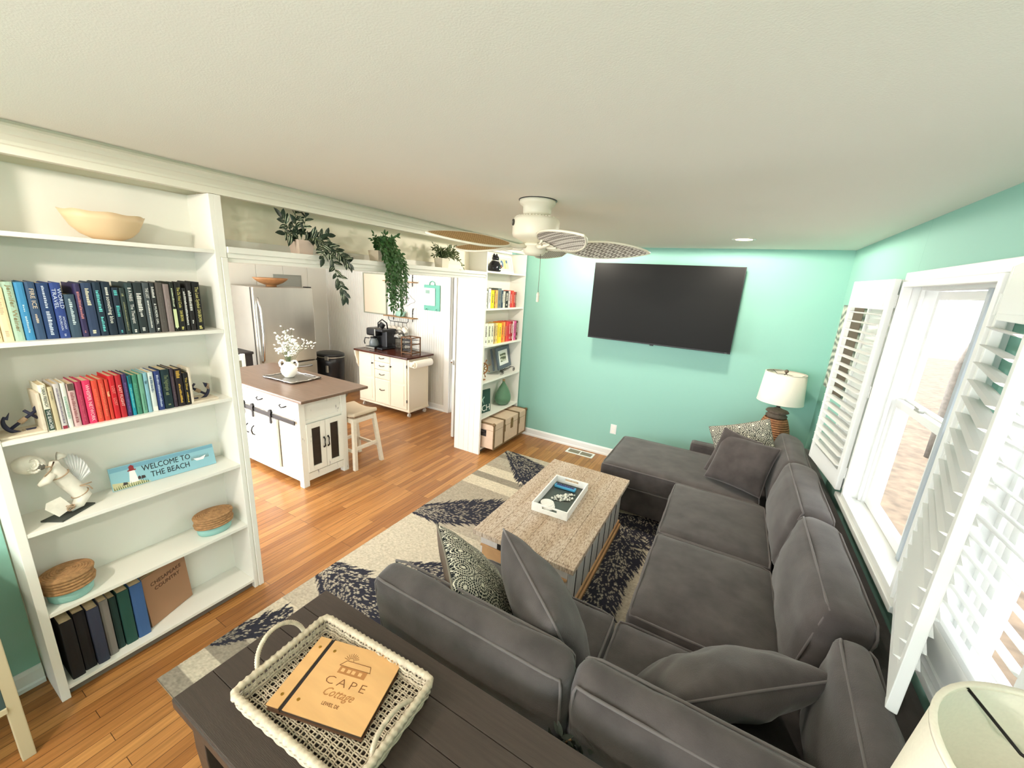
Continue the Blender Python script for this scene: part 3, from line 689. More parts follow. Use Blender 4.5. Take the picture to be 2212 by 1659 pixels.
# ================================================================ PLANTS ON THE LEDGE
LZ = 2.0875
def square_pot(mb, c, s, h, taper=.85):
    x, y, z = c; a = s/2*taper; b = s/2
    vs = [(x-a, y-a, z), (x+a, y-a, z), (x+a, y+a, z), (x-a, y+a, z), (x-b, y-b, z+h), (x+b, y-b, z+h), (x+b, y+b, z+h), (x-b, y+b, z+h)]
    c_ = b*.88; d_ = z+h-.012
    vs += [(x-c_, y-c_, z+h), (x+c_, y-c_, z+h), (x+c_, y+c_, z+h), (x-c_, y+c_, z+h), (x-c_, y-c_, d_), (x+c_, y-c_, d_), (x+c_, y+c_, d_), (x-c_, y+c_, d_)]
    mb.add(vs, [(0, 3, 2, 1), (0, 1, 5, 4), (1, 2, 6, 5), (2, 3, 7, 6), (3, 0, 4, 7), (4, 5, 9, 8), (5, 6, 10, 9), (6, 7, 11, 10), (7, 4, 8, 11), (8, 9, 13, 12), (9, 10, 14, 13), (10, 11, 15, 14), (11, 8, 12, 15)], False)
    mb.box((x-c_, y-c_, d_-.01), (x+c_, y+c_, d_))
def plant(label, y, x, pot_s, pot_h, stems, leafL, leafW, m, name='potted_plant', per=10, spread=1, stripes=None, seed=1, up=None, potrgb=(226, 210, 190)):
    r = random.Random(seed); t = thing(name, label, 'plant', (x, y, LZ), group='plants on the ledge')
    b = MB(); square_pot(b, (x, y, LZ+.0005), pot_s, pot_h); b.build('pot', mat('pot_%d' % potrgb[0], potrgb, .6), t)
    sb_ = MB(); lb = MB(); top = LZ+pot_h
    for st in stems:
        st = [Vector(q) for q in st]; 
        # smooth path
        pts = []
        for i in range(len(st)-1):
            for k in range(6): pts.append(st[i].lerp(st[i+1], k/6))
        pts.append(st[-1])
        for _ in range(3): pts = [pts[0]]+[(pts[i-1]+pts[i]*2+pts[i+1])/4 for i in range(1, len(pts)-1)]+[pts[-1]]
        sb_.tube(pts, .0018, 5)
        L = sum((pts[i+1]-pts[i]).length for i in range(len(pts)-1)); n = max(3, int(L*per*10))
        for k in range(n):
            q = (k+.5)/n*(len(pts)-1); i = int(q); p = pts[i].lerp(pts[min(i+1, len(pts)-1)], q-i); d = (pts[min(i+1, len(pts)-1)]-pts[max(i-1, 0)]).normalized()
            sd = d.cross(Vector((1, 0, .2))).normalized()*(1 if k % 2 else -1)
            dr = d*.55+sd*r.uniform(.5, 1)+Vector((r.uniform(.0, .6), r.uniform(-.3, .3), r.uniform(-.3, .3)))*spread
            l = leafL*r.uniform(.7, 1.15)
            nrm = Vector((1, r.uniform(-.4, .4), .5+r.uniform(-.4, .6)))
            lb.m = 0; lb.leaf(p, dr, nrm, l, leafW*l/leafL, r.uniform(.05, .3))
            if stripes:
                lb.m = 1
                for s_ in (-1, 1):
                    dd = dr.normalized(); uu = (nrm-dd*nrm.dot(dd)).normalized(); sdv = dd.cross(uu)
                    lb.leaf(p+uu*.0012+sdv*s_*leafW*.2, dd, uu, l*.88, leafW*.2, .15)
        lb.m = 0; lb.leaf(pts[-1], (pts[-1]-pts[-2]), (1, 0, .4), leafL, leafW, .1)
    sb_.build('stems', mat('stem_green', (84, 104, 62), .6), t)
    f = lb.build('foliage', [m, stripes] if stripes else m, t)
    return t
PX = -2.50
# 1 striped wandering plant
y0 = 1.64; x0 = -2.49; z0 = LZ+.09
st = [[(x0, y0-.02, z0), (x0, y0-.03, z0+.08), (x0+.02, y0-.04, z0+.16)], [(x0, y0, z0), (x0+.01, y0+.02, z0+.08), (x0+.02, y0+.03, z0+.14)], [(x0, y0-.02, z0), (x0, y0-.08, z0+.06), (x0+.02, y0-.13, z0+.11)],
      [(x0, y0-.02, z0), (x0+.02, y0-.08, z0+.02), (x0+.03, y0-.12, z0+.02)], [(x0, y0+.02, z0), (x0+.05, y0+.08, z0+.03), (x0+.06, y0+.14, z0+.04)], [(x0, y0+.02, z0), (x0+.08, y0+.07, z0+.02), (x0+.13, y0+.13, z0-.04), (x0+.14, y0+.2, z0-.10), (x0+.13, y0+.25, z0-.13)],
      [(x0, y0+.03, z0), (x0+.1, y0+.06, z0+.01), (x0+.145, y0+.10, z0-.08), (x0+.15, y0+.13, z0-.2), (x0+.15, y0+.16, z0-.28), (x0+.15, y0+.19, z0-.34)], [(x0, y0+.03, z0), (x0+.08, y0+.05, z0+.02), (x0+.14, y0+.06, z0-.05), (x0+.15, y0+.04, z0-.10)],
      [(x0+.1, y0+.10, z0-.02), (x0+.15, y0+.17, z0-.07), (x0+.15, y0+.21, z0-.11)]]
plant('trailing plant with large white-striped dark leaves, leftmost on the ledge', y0, x0, .105, .085, st, .068, .034, mat('dark_striped_leaf', (34, 52, 38), .4, var=.2, vscale=40), per=5.5, stripes=mat('leaf_stripe', (196, 204, 176), .5), seed=3, potrgb=(222, 200, 186))
# 2 dense trailing green plant
y0 = 2.27; st = []; r = random.Random(5)
for k in range(34):
    a = r.uniform(-1, 1); L = r.uniform(.05, .5)*(1-.35*abs(a)); yy = y0+.02+a*.10
    st.append([(x0, y0+a*.03, z0-.02), (x0+.06, y0+a*.08, z0+.05+r.uniform(0, .05)), (x0+.125+r.uniform(0, .02), yy, z0-.02-L*.1), (x0+.145+r.uniform(0, .02), yy+.02, z0-.03-L*.5), (x0+.14, yy+.03+r.uniform(-.02, .02), z0-.04-L)])
for k in range(16):
    a = r.uniform(-1, 1); st.append([(x0, y0, z0-.02), (x0+r.uniform(0, .06), y0+a*.07, z0+.05), (x0+r.uniform(0, .08), y0+a*.12, z0+r.uniform(.03, .12))])
plant('bushy plant with a dense curtain of small green leaves, middle of ledge', y0, x0, .11, .08, st, .034, .021, mat('mid_green_leaf', (58, 96, 50), .5, var=.3, vscale=25), per=6.5, seed=6)
# 3 eucalyptus like plant
y0 = 3.02; st = []
for k in range(44):
    a = r.uniform(-1, 1); st.append([(x0, y0, z0-.01), (x0+r.uniform(0, .05), y0+a*.07, z0+.04), (x0+r.uniform(0, .1), y0+a*.15, z0+r.uniform(.0, .11))])
st.append([(x0+.02, y0+.03, z0), (x0+.1, y0+.12, z0+.01), (x0+.13, y0+.16, z0-.07)])
plant('small grey green eucalyptus plant, rightmost on the ledge', y0, x0, .1, .085, st, .034, .016, mat('grey_green_leaf', (96, 108, 72), .6, var=.3, vscale=25), per=7, seed=9, potrgb=(232, 222, 204))

# ================================================================ RIGHT BOOKCASE DECOR
# black cat jar (glazed, with white bow and feet)
t = thing('cat_cookie_jar', 'glossy black cat figurine with white bow on the narrow bookcase top shelf', 'figurine', (-2.49, 3.93, ZR[0]))
GB = mat('black_glaze', (24, 24, 30), .12); z = ZR[0]+.0005; c = (-2.49, 3.95, z)
b = MB(); b.lathe([(.065, 0), (.078, .015), (.08, .05), (.066, .09), (.045, .115), (.036, .122)], c, 28, .9, 1.05); b.ball((-2.485, 3.955, z+.145), .042, 20, (.95, 1.05, .85))
for s in (-1, 1): b.lathe([(.018, 0), (.010, .02), (1e-4, .034)], (-2.49, 3.955+s*.027, z+.167), 10)
b.build('body', GB, t)
WG = mat('white_glaze', (238, 236, 230), .2)
b = MB(); b.tube([(-2.49+.037*math.cos(a), 3.955+.04*math.sin(a), z+.119) for a in [2*PI*k/20 for k in range(20)]], .005, 6, closed=True); b.ball((-2.445, 3.975, z+.118), .012, 10); b.ball((-2.43, 3.985, z+.09), .014, 10, (.6, 1, 1)); b.ball((-2.425, 3.985, z+.03), .016, 10, (.7, 1.2, .7)); b.ball((-2.422, 3.95, z+.028), .012, 10, (.7, 1.2, .6)); b.ball((-2.424, 3.957, z+.05), .009, 10, (.7, 1, .7)); b.ball((-2.446, 3.965, z+.15), .006, 8)
b.build('bow_and_paws', WG, t)
b = MB(); b.ball((-2.425, 3.987, z+.06), .016, 12, (.5, .9, 1.2)); b.build('rust_bib', mat('rust_glaze', (120, 60, 44), .3), t)
# print leaning behind it
t = thing('framed_print', 'cream framed seaside print leaning behind the black cat figurine', 'picture', (-2.56, 4.3, ZR[0]))
F = frame((-2.54, 4.07, ZR[0]+.001), (0, 1, 0), (-.05, 0, .2)); W_, H_ = .40, .2
b = MB(); b.T = F; b.bbox((0, 0, 0), (W_, .02, .012), .002); b.bbox((0, H_-.02, 0), (W_, H_, .012), .002); b.bbox((0, 0, 0), (.02, H_, .012), .002); b.bbox((W_-.02, 0, 0), (W_, H_, .012), .002); b.build('frame', WHITE, t)
b = MB(); b.T = F; b.box((.02, .02, .001), (W_-.02, H_-.02, .003)); pn = b.build('mat_board', mat('cream_paper', (236, 232, 208), .8), t)
def disc(mb, x, y, rx, ry, z0, z1, n=20): mb.prism([(x+rx*math.cos(2*PI*k/n), y+ry*math.sin(2*PI*k/n)) for k in range(n)], z0, z1)
b = MB(); b.T = F; b.box((.1, .05, .003), (.3, .16, .0035)); b.build('picture_field', mat('pale_green_ink', (226, 224, 176), .8), pn)
b = MB(); b.T = F; disc(b, .15, .105, .034, .04, .0035, .004); disc(b, .265, .135, .02, .02, .0035, .004); b.build('blue_discs', mat('blue_ink', (84, 116, 150), .7), pn)
b = MB(); b.T = F; b.box((.2, .05, .0036), (.235, .155, .0042)); b.build('yellow_strip', mat('yellow_ink', (214, 196, 130), .7), pn)
# ship wheel decoration
t = thing('ship_wheel', 'small brown wooden ship wheel half hidden at the shelf left end', 'decoration', (-2.48, 3.80, ZR[3]))
WB = mat('worn_brown_wood', (146, 100, 56), .5, var=.3, vscale=30)
F = frame((-2.48, 3.785, ZR[3]+.135), (.35, .94, 0), (0, 0, 1)) @ Matrix.Scale(.84, 4); b = MB(); b.T = F
b.tube([(.075*math.cos(a), .075*math.sin(a), 0) for a in [2*PI*k/32 for k in range(32)]], .011, 8, closed=True)
for k in range(8):
    a = 2*PI*k/8+.35; p = Vector((math.cos(a), math.sin(a), 0)); b.tube([p*.012, p*.05, p*.09, p*.1, p*.125, p*.135], .005, 8, rad=[.005, .007, .005, .005, .009, .006])
b.build('wheel', WB, t); b = MB(); b.T = F; b.cyl((0, 0, -.012), (0, 0, .012), .022, 18); b.build('hub', mat('brass', (170, 130, 70), .35, metal=.8), t)
b = MB(); b.box((-2.51, 3.71, ZR[3]+.0005), (-2.45, 3.8, ZR[3]+.012)); b.box((-2.5, 3.745, ZR[3]+.01), (-2.49, 3.765, ZR[3]+.14)); b.build('stand', WB, t)
# grey framed photo on a scroll easel
t = thing('photo_frame', 'grey framed beach photo on a black scroll easel', 'picture', (-2.5, 4.3, ZR[3]))
GR = mat('grey_frame', (92, 102, 112), .6, var=.08, vscale=30); F = frame((-2.47, 4.10, ZR[3]+.062), (-.06, .44, 0), (-.06, 0, .3)); Wd, Hd = .41, .275
b = MB(); b.T = F
for a in (((0, 0, 0), (Wd, .045, .016)), ((0, Hd-.045, 0), (Wd, Hd, .016)), ((0, 0, 0), (.05, Hd, .016)), ((Wd-.05, 0, 0), (Wd, Hd, .016))): b.bbox(*a, .002)
b.box((0, 0, -.004), (Wd, Hd, .002)); b.build('frame', GR, t)
b = MB(); b.T = F; b.box((.05, .045, .002), (Wd-.05, Hd-.045, .004)); mt_ = b.build('mat_board', mat('white_paper', (238, 238, 232), .8), t)
ph = mat('beach_photo', (150, 160, 130), .4); nt, bs = nodes_of(ph); N = nt.nodes.new; Lk = nt.links.new
tc = N('ShaderNodeTexCoord'); wv = N('ShaderNodeTexWave'); wv.wave_type = 'BANDS'; wv.bands_direction = 'Z'; wv.inputs['Scale'].default_value = 7; wv.inputs['Distortion'].default_value = 6; Lk(tc.outputs['Object'], wv.inputs[0])
cr = N('ShaderNodeValToRGB'); cr.color_ramp.elements[0].color = lin((48, 50, 34)); cr.color_ramp.elements[1].color = lin((204, 206, 190)); e = cr.color_ramp.elements.new(.5); e.color = lin((120, 134, 96)); Lk(wv.outputs[0], cr.inputs[0]); Lk(cr.outputs[0], bs.inputs['Base Color'])
b = MB(); b.T = F; b.box((.115, .085, .004), (Wd-.115, Hd-.085, .0045)); b.build('photo', ph, mt_)
b = MB(); b.T = F @ Matrix.Translation((-.035, .0, -.05)); b.bbox((0, 0, 0), (.05, Hd, .006), .001); b.build('side_wing', GR, t)
b = MB()
def spiral(c, s, r0=.028, turns=1.6, n=26): return [(c[0], c[1]+s*(r0*(1-k/n*.8))*math.sin(k/n*turns*2*PI), c[2]+(r0*(1-k/n*.8))*math.cos(k/n*turns*2*PI)) for k in range(n+1)]
zz = ZR[3]
for y, s in ((4.17, -1), (4.44, 1)):
    sp = spiral((-2.435, y, zz+.032), s); b.tube([(-2.47, y-s*.05, zz+.066), (-2.45, y-s*.02, zz+.064)]+sp, .0035, 6)
b.tube([(-2.455, 4.2, zz+.064), (-2.455, 4.3, zz+.056), (-2.455, 4.41, zz+.064)], .004, 6); b.tube([(-2.48, 4.3, zz+.058), (-2.56, 4.3, zz+.003)], .0035, 6); b.tube(spiral((-2.50, 4.24, zz+.03), -1, .022), .003, 6)
b.build('scroll_easel', BLACKM, t)
# green glass demijohn
t = thing('glass_jug', 'pear shaped green glass jug with a cork', 'vase', (-2.49, 4.31, ZR[4]))
GG = mat('green_glass', (176, 214, 186), .04, trans=1, ior=1.15); pr_ = [(.05, .002), (.085, .01), (.115, .045), (.124, .085), (.118, .125), (.095, .18), (.065, .23), (.04, .265), (.022, .288), (.019, .31), (.022, .314)]
b = MB(); b.lathe(pr_+[(.017, .312), (.016, .29), (.034, .265), (.06, .228), (.09, .178), (.113, .124), (.119, .085), (.11, .048), (.08, .016), (1e-5, .008)], (-2.495, 4.31, ZR[4]), 40, .8, 1.0)
b.build('bottle', mat('green_glass_body', (158, 200, 170), .06, trans=.7, ior=1.2), t); b = MB(); b.cyl((-2.495, 4.31, ZR[4]+.298), (-2.495, 4.31, ZR[4]+.333), .015, 14, .018); b.build('cork', mat('cork', (176, 146, 104), .9), t)
# green sign with letters CH
t = thing('beach_sign', 'dark green sign with white letters ending in CH, leaning at an angle', 'sign', (-2.5, 3.85, ZR[4]))
F = frame((-2.50, 3.68, ZR[4]+.001), (.12, .9, 0), (-.03, -.10, .27)); b = MB(); b.T = F; b.bbox((0, 0, -.012), (.285, .285, 0), .002); bd = b.build('board', mat('bottle_green_paint', (40, 74, 66), .6), t)
X_ = F.to_3x3() @ Vector((1, 0, 0)); Y_ = F.to_3x3() @ Vector((0, 1, 0)); text('CH', 'lettering', WG, bd, F @ Vector((.2, .055, .001)), X_, Y_, .11)
b = MB(); b.T = F; b.tube([(.08, .2, .002), (.13, .17, .002), (.16, .12, .002)], .012, 8, rad=[.004, .014, .004]); b.tube([(.12, .15, .002), (.17, .2, .002)], .006, 8); b.build('painted_bird', mat('pale_green_ink2', (150, 184, 172), .7), bd)
# travel trunk on the plinth
t = thing('travel_trunk', 'cream travel trunk with brown leather straps under the lowest shelf', 'trunk', (-2.40, 4.15, .06))
CT = mat('cream_leather', (214, 188, 164), .6, var=.05, vscale=20); BT = mat('brown_strap', (116, 92, 62), .6, var=.15, vscale=40)
ya, yb, xa, xb, za, zb = 3.70, 4.50, -2.58, -2.235, .0725, .385
b = MB(); b.bbox((xa, ya, za), (xb, yb, zb), .01); b.build('body', CT, t)
b = MB(); b.box((xa-.001, ya-.0012, zb-.082), (xb+.0012, yb+.0012, zb-.079)); b.build('lid_seam', BT, t)
b = MB()
for y in (3.93, 4.29):
    b = MB()
    b.bbox((xb, y-.017, za+.004), (xb+.006, y+.017, zb+.004), .002); b.bbox((xa+.02, y-.017, zb), (xb+.006, y+.017, zb+.006), .002); b.bbox((xb+.004, y-.022, zb-.15), (xb+.012, y+.022, zb-.06), .003)
    b.build('strap', BT, t)
b = MB(); e = .018
for y in (ya, yb):
    s = -1 if y == ya else 1
    b.bbox((xb-.012, y-.003*1-(0 if s < 0 else .018), za), (xb+.004, y+.018*(1 if s < 0 else 0)+.003, zb+.002), .003); b.bbox((xa, y-.003-(0 if s < 0 else .018), zb-.012), (xb+.002, y+.003+(.018 if s < 0 else 0), zb+.004), .003); b.ball((xb-.006, y+(-s)*.006, zb-.004), .022, 10)
b.bbox((xb-.01, ya, za-.003), (xb+.004, yb, za+.02), .003); b.build('edge_binding', BT, t)
b = MB(); b.bbox((xb, 4.09, zb-.15), (xb+.007, 4.145, zb-.03), .012); b.ball((xb+.004, 4.117, zb-.035), .02, 10, (.4, 1, 1)); b.build('clasp', mat('aged_brass', (134, 108, 68), .45, metal=.6), t)
b = MB(); b.tube([(-2.45, ya-.004, .27), (-2.44, ya-.02, .285), (-2.36, ya-.02, .285), (-2.35, ya-.004, .27)], .008, 8); b.box((-2.46, ya-.003, .22), (-2.34, ya-.001, .3)); b.build('handle', mat('dark_leather', (50, 44, 42), .6), t)
# ================================================================ KITCHEN
# distressed white island with barn door rail
DW = mat('distressed_white', (236, 238, 236), .6); nt, bs = nodes_of(DW); N = nt.nodes.new; Lk = nt.links.new
tc = N('ShaderNodeTexCoord'); mp = N('ShaderNodeMapping'); mp.inputs['Scale'].default_value = (1, 1, .35); n1 = N('ShaderNodeTexNoise'); n1.inputs['Scale'].default_value = 14; n1.inputs['Detail'].default_value = 8
n1.inputs['Roughness'].default_value = .7
Lk(tc.outputs['Object'], mp.inputs[0]); Lk(mp.outputs[0], n1.inputs[0]); cr = N('ShaderNodeValToRGB'); cr.color_ramp.elements[0].position = .61; cr.color_ramp.elements[1].position = .66
cr.color_ramp.elements[0].color = lin((238, 238, 232)); cr.color_ramp.elements[1].color = lin((158, 152, 160)); Lk(n1.outputs['Fac'], cr.inputs[0]); Lk(cr.outputs[0], bs.inputs['Base Color'])
WASH = mat('washed_pine', (226, 214, 190), .65, var=.08, vscale=5, stretch=(8, 8, 1))
TOPW = mat('grey_brown_top', (112, 92, 78), .32, var=.14, vscale=6, stretch=(1, 9, 1))
ix0, ix1, iy0, iy1 = -4.55, -3.265, 2.015, 2.515
t = thing('kitchen_island', 'white distressed kitchen island with brown top and barn door front', 'kitchen island', (-3.9, 2.27, 0))
b = MB(); b.bbox((-4.73, 1.95, .872), (-3.115, 2.665, .9), .008); b.build('worktop', TOPW, t)
b = MB()
b.box((ix0+.02, iy0+.02, .1), (ix1-.02, iy1-.02, .872))
for x in (ix0, ix1-.06):
    for y in (iy0, iy1-.06): b.bbox((x, y, 0), (x+.06, y+.06, .872), .004)
b.bbox((ix0, iy0+.004, .055), (ix1, iy0+.03, .125), .003); b.bbox((ix1-.03, iy0, .055), (ix1-.004, iy1, .13), .003); b.bbox((ix0, iy1-.03, .055), (ix1, iy1-.004, .13), .003)
b.bbox((ix0+.05, iy0+.006, .64), (ix1-.05, iy0+.03, .66), .002); b.bbox((ix1-.03, iy0+.05, .625), (ix1-.006, iy1-.05, .66), .002); b.bbox((ix1-.03, iy0+.05, .655), (ix1-.012, iy1-.05, .86), .003)
b.build('body', DW, t)
for x in (-4.5, -4.07, -3.66):
    x1_ = x+.40 if x < -3.7 else ix1-.065
    d = MB(); d.bbox((x+.006, iy0+.002, .68), (x1_-.006, iy0+.024, .86), .003); dr = d.build('drawer', DW, t)
    h = MB(); xc = (x+x1_)/2; h.tube([(xc-.045, iy0, .775), (xc-.04, iy0-.016, .77), (xc, iy0-.022, .757), (xc+.04, iy0-.016, .77), (xc+.045, iy0, .775)], .006, 8); h.build('handle', BLACKM, dr)
rl = MB(); rl.bbox((ix0+.02, iy0-.03, .630), (ix1-.03, iy0-.022, .668), .002); rl.build('barn_door_rail', BLACKM, t)
for x in (-4.48, -4.02):
    d = MB(); d.bbox((x, iy0-.018, .125), (x+.42, iy0, .615), .003)
    for a in ((x, x+.06), (x+.36, x+.42)): d.bbox((a[0], iy0-.022, .125), (a[1], iy0-.016, .615), .002)
    d.bbox((x+.06, iy0-.022, .125), (x+.36, iy0-.016, .185), .002); d.bbox((x+.06, iy0-.022, .555), (x+.36, iy0-.016, .615), .002); dd = d.build('barn_door', DW, t)
    for q in (.06, .36):
        h = MB(); h.bbox((x+q-.012, iy0-.04, .57), (x+q+.012, iy0-.03, .70), .002); h.cyl((x+q, iy0-.042, .685), (x+q, iy0-.022, .685), .022, 16); h.build('roller_hanger', BLACKM, dd)
    h = MB(); xx = x+(.385 if x < -4.2 else .035); h.tube([(xx, iy0-.02, .47), (xx, iy0-.04, .455), (xx-.012, iy0-.045, .42), (xx, iy0-.04, .385), (xx, iy0-.02, .37)], .006, 8); h.build('handle', BLACKM, dd)
d = MB(); d.bbox((-3.59, iy0+.004, .125), (ix1-.065, iy0+.016, .63), .002); d.build('side_panel', WASH, t)
MESH = mat('brown_wire_mesh', (64, 54, 46), .6, metal=.3)
for k, y in enumerate((iy0+.058, iy0+.252)):
    d = MB(); X0, X1 = ix1-.006, ix1+.006; yb_ = y+.19
    d.bbox((X0, y, .14), (X1, y+.05, .62), .002); d.bbox((X0, yb_-.05, .14), (X1, yb_, .62), .002); d.bbox((X0, y+.05, .14), (X1, yb_-.05, .19), .002); d.bbox((X0, y+.05, .57), (X1, yb_-.05, .62), .002); dd = d.build('door', DW, t)
    g = MB(); g.box((X0-.006, y+.05, .19), (X0-.002, yb_-.05, .57))
    for q in range(24): zq = .195+q*.0158; g.box((X0-.002, y+.05, zq), (X0+.001, yb_-.05, zq+.006))
    g.build('mesh_panel', MESH, dd)
    h = MB(); yy = (yb_-.02) if k == 0 else (y+.02); h.tube([(ix1+.005, yy, .45), (ix1+.024, yy, .435), (ix1+.02, yy, .40), (ix1+.024, yy, .365), (ix1+.005, yy, .35)], .006, 8, rad=[.010, .006, .004, .006, .010]); h.build('handle', BLACKM, dd)
b = MB(); b.prism([(iy1, .872), (iy1, .75), (iy1+.03, .76), (iy1+.06, .8), (iy1+.1, .845), (iy1+.12, .872)], -3.34, -3.31, 'x'); b.prism([(iy1, .872), (iy1, .75), (iy1+.03, .76), (iy1+.06, .8), (iy1+.1, .845), (iy1+.12, .872)], -4.5, -4.47, 'x'); b.build('overhang_bracket', TOPW, t)

# pewter tray and vase
t = thing('metal_tray', 'hammered pewter tray with a rough rim on the island', 'tray', (-3.9, 2.35, .9))
b = MB(); T = frame((-3.9, 2.37, .9005), (1, .06, 0), (-.06, 1, 0)); b.T = T; b.bbox((-.22, -.155, .004), (.22, .155, .01), .002)
rr = random.Random(3); pts = []
per = [(-.225+.45*k/16, -.16) for k in range(16)]+[(.225, -.16+.32*k/12) for k in range(12)]+[(.225-.45*k/16, .16) for k in range(16)]+[(-.225, .16-.32*k/12) for k in range(12)]
b.tube([(x+rr.uniform(-.004, .004), y+rr.uniform(-.004, .004), .014+rr.uniform(-.004, .004)) for x, y in per], .009, 7, closed=True)
for x in (-.2, .2):
    for y in (-.14, .14): b.ball((x, y, .004), .004, 8)
b.build('tray_body', mat('pewter', (150, 146, 140), .22, metal=.9, bump=.3, bscale=80), t)
t = thing('vase', 'white round-bellied ceramic vase with two ring handles on the pewter tray', 'vase', (-3.93, 2.36, .912))
c = (-3.93, 2.36, .911); CW = mat('white_ceramic', (244, 242, 236), .3)
b = MB(); b.lathe([(.038, 0), (.045, .004), (.05, .012), (.068, .035), (.078, .07), (.073, .1), (.055, .125), (.042, .14), (.040, .158), (.043, .166), (.037, .166), (.034, .15), (.036, .13), (1e-4, .11)], c, 36); b.build('body', CW, t)
for s in (-1, 1):
    b = MB(); dx, dy = .83*s, .55*s
    pts = [(.036, .15), (.05, .172), (.075, .172), (.092, .145), (.086, .112), (.068, .1)]; b.tube([(c[0]+q*dx, c[1]+q*dy, c[2]+h) for q, h in pts], .0095, 10); b.build('handle', CW, t)
t = thing('flower_bunch', 'loose bunch of tiny white blossoms standing in the ceramic vase', 'flowers', (c[0], c[1], c[2]+.16))
sb_, fb, lb = MB(), MB(), MB(); r = random.Random(11)
tips = []
for k in range(26):
    a = r.uniform(0, 2*PI); q = r.uniform(.02, .11); h = r.uniform(.08, .26)*(1.05-q*1.5); tips.append((q*math.cos(a), q*math.sin(a), h+.02))
tips += [(-.09, -.05, .30), (-.10, -.04, .26), (.0, .0, .33), (.05, .03, .33), (.09, .19, .2), (.10, .24, .19), (.08, .15, .22), (-.03, -.01, .35), (.06, .10, .16)]
for dx, dy, h in tips:
    p0 = Vector((c[0]+dx*.1, c[1]+dy*.1, c[2]+.12)); p1 = Vector((c[0]+dx*.4, c[1]+dy*.4, c[2]+.16+h*.5)); p2 = Vector((c[0]+dx, c[1]+dy, c[2]+.16+h))
    sb_.tube([p0, p1, p2], .0012, 4)
    for j in range(7 if h < .28 else 4):
        q = p2+Vector((r.gauss(0, .016), r.gauss(0, .016), r.gauss(0, .014)))-(p2-p1)*r.uniform(0, .5)
        for m_ in range(3): fb.ball(q+Vector((r.uniform(-.006, .006), r.uniform(-.006, .006), r.uniform(-.005, .005))), r.uniform(.005, .0085), 6, (1, 1, .7))
        if r.random() < .5: lb.leaf(q-Vector((0, 0, .01)), (r.uniform(-1, 1), r.uniform(-1, 1), .5), (0, 0, 1), .02, .008)
sb_.build('stems', mat('stem_green', (84, 104, 62), .6), t); fb.build('blossoms', mat('petal_white', (246, 246, 240), .7), t)['kind'] = 'stuff'; lb.build('leaves', mat('small_leaf', (122, 134, 92), .6), t)

# counter stool
t = thing('counter_stool', 'cream counter stool with linen saddle seat and nailheads beside the island', 'stool', (-3.35, 2.7, 0))
CS = mat('distressed_cream', (226, 218, 202), .6, var=.05, vscale=40)
legs = [((-3.205, 2.545), (-3.19, 2.535)), ((-3.205, 2.80), (-3.172, 2.868)), ((-3.50, 2.555), (-3.515, 2.54)), ((-3.50, 2.80), (-3.53, 2.868))]
for (a, d) in legs:
    b = MB(); s = .019; top, bot = .545, .0
    vs = [(d[0]-s, d[1]-s, bot), (d[0]+s, d[1]-s, bot), (d[0]+s, d[1]+s, bot), (d[0]-s, d[1]+s, bot), (a[0]-s, a[1]-s, top), (a[0]+s, a[1]-s, top), (a[0]+s, a[1]+s, top), (a[0]-s, a[1]+s, top)]
    b.add(vs, [(0, 3, 2, 1), (4, 5, 6, 7), (0, 1, 5, 4), (1, 2, 6, 5), (2, 3, 7, 6), (3, 0, 4, 7)], False); b.build('leg', CS, t, bevel=.002)
b = MB(); b.bbox((-3.22, 2.53, .51), (-3.19, 2.82, .56), .002); b.bbox((-3.515, 2.53, .51), (-3.485, 2.82, .56), .002); b.bbox((-3.5, 2.53, .51), (-3.2, 2.56, .56), .002); b.bbox((-3.5, 2.79, .51), (-3.2, 2.82, .56), .002); b.build('apron', CS, t)
b = MB(); b.bbox((-3.205, 2.555, .215), (-3.18, 2.845, .25), .002); b.build('stretcher', CS, t); b = MB(); b.bbox((-3.51, 2.84, .17), (-3.19, 2.86, .2), .002); b.build('stretcher', CS, t)
b = MB(); b.bbox((-3.51, 2.55, .17), (-3.19, 2.57, .2), .002); b.build('stretcher', CS, t); b = MB(); b.bbox((-3.52, 2.555, .215), (-3.5, 2.845, .25), .002); b.build('stretcher', CS, t)
b = MB(); T = Matrix.Translation((-3.352, 2.675, .585))
cushion_mesh(b, T, (.185, .155, .03), .028, (0, 0, .008), 12, fn=lambda q, p: q+Vector((0, 0, .028*p[0]**2-.008)))
st_ = b.build('seat', mat('linen', (206, 190, 166), .9, bump=.3, bscale=300), t)
NL = mat('bronze_nail', (92, 72, 52), .4, metal=.8); b = MB(); b.ball((0, 0, 0), .0048, 6); nail = b.build('nailhead', NL, st_); pos = [(-3.165, 2.532+k*.0152, .588) for k in range(20)]+[(-3.53+k*.0155, 2.519, .568+.022*((k-12)/12)**2) for k in range(24)]
R0_ = wm(t).translation
for v in nail.data.vertices: v.co += R0_
for k, p in enumerate(pos):
    o = nail if k == 0 else nail.copy()
    if k: C.objects.link(o); o.parent = st_
    o.location = Vector(p)-R0_

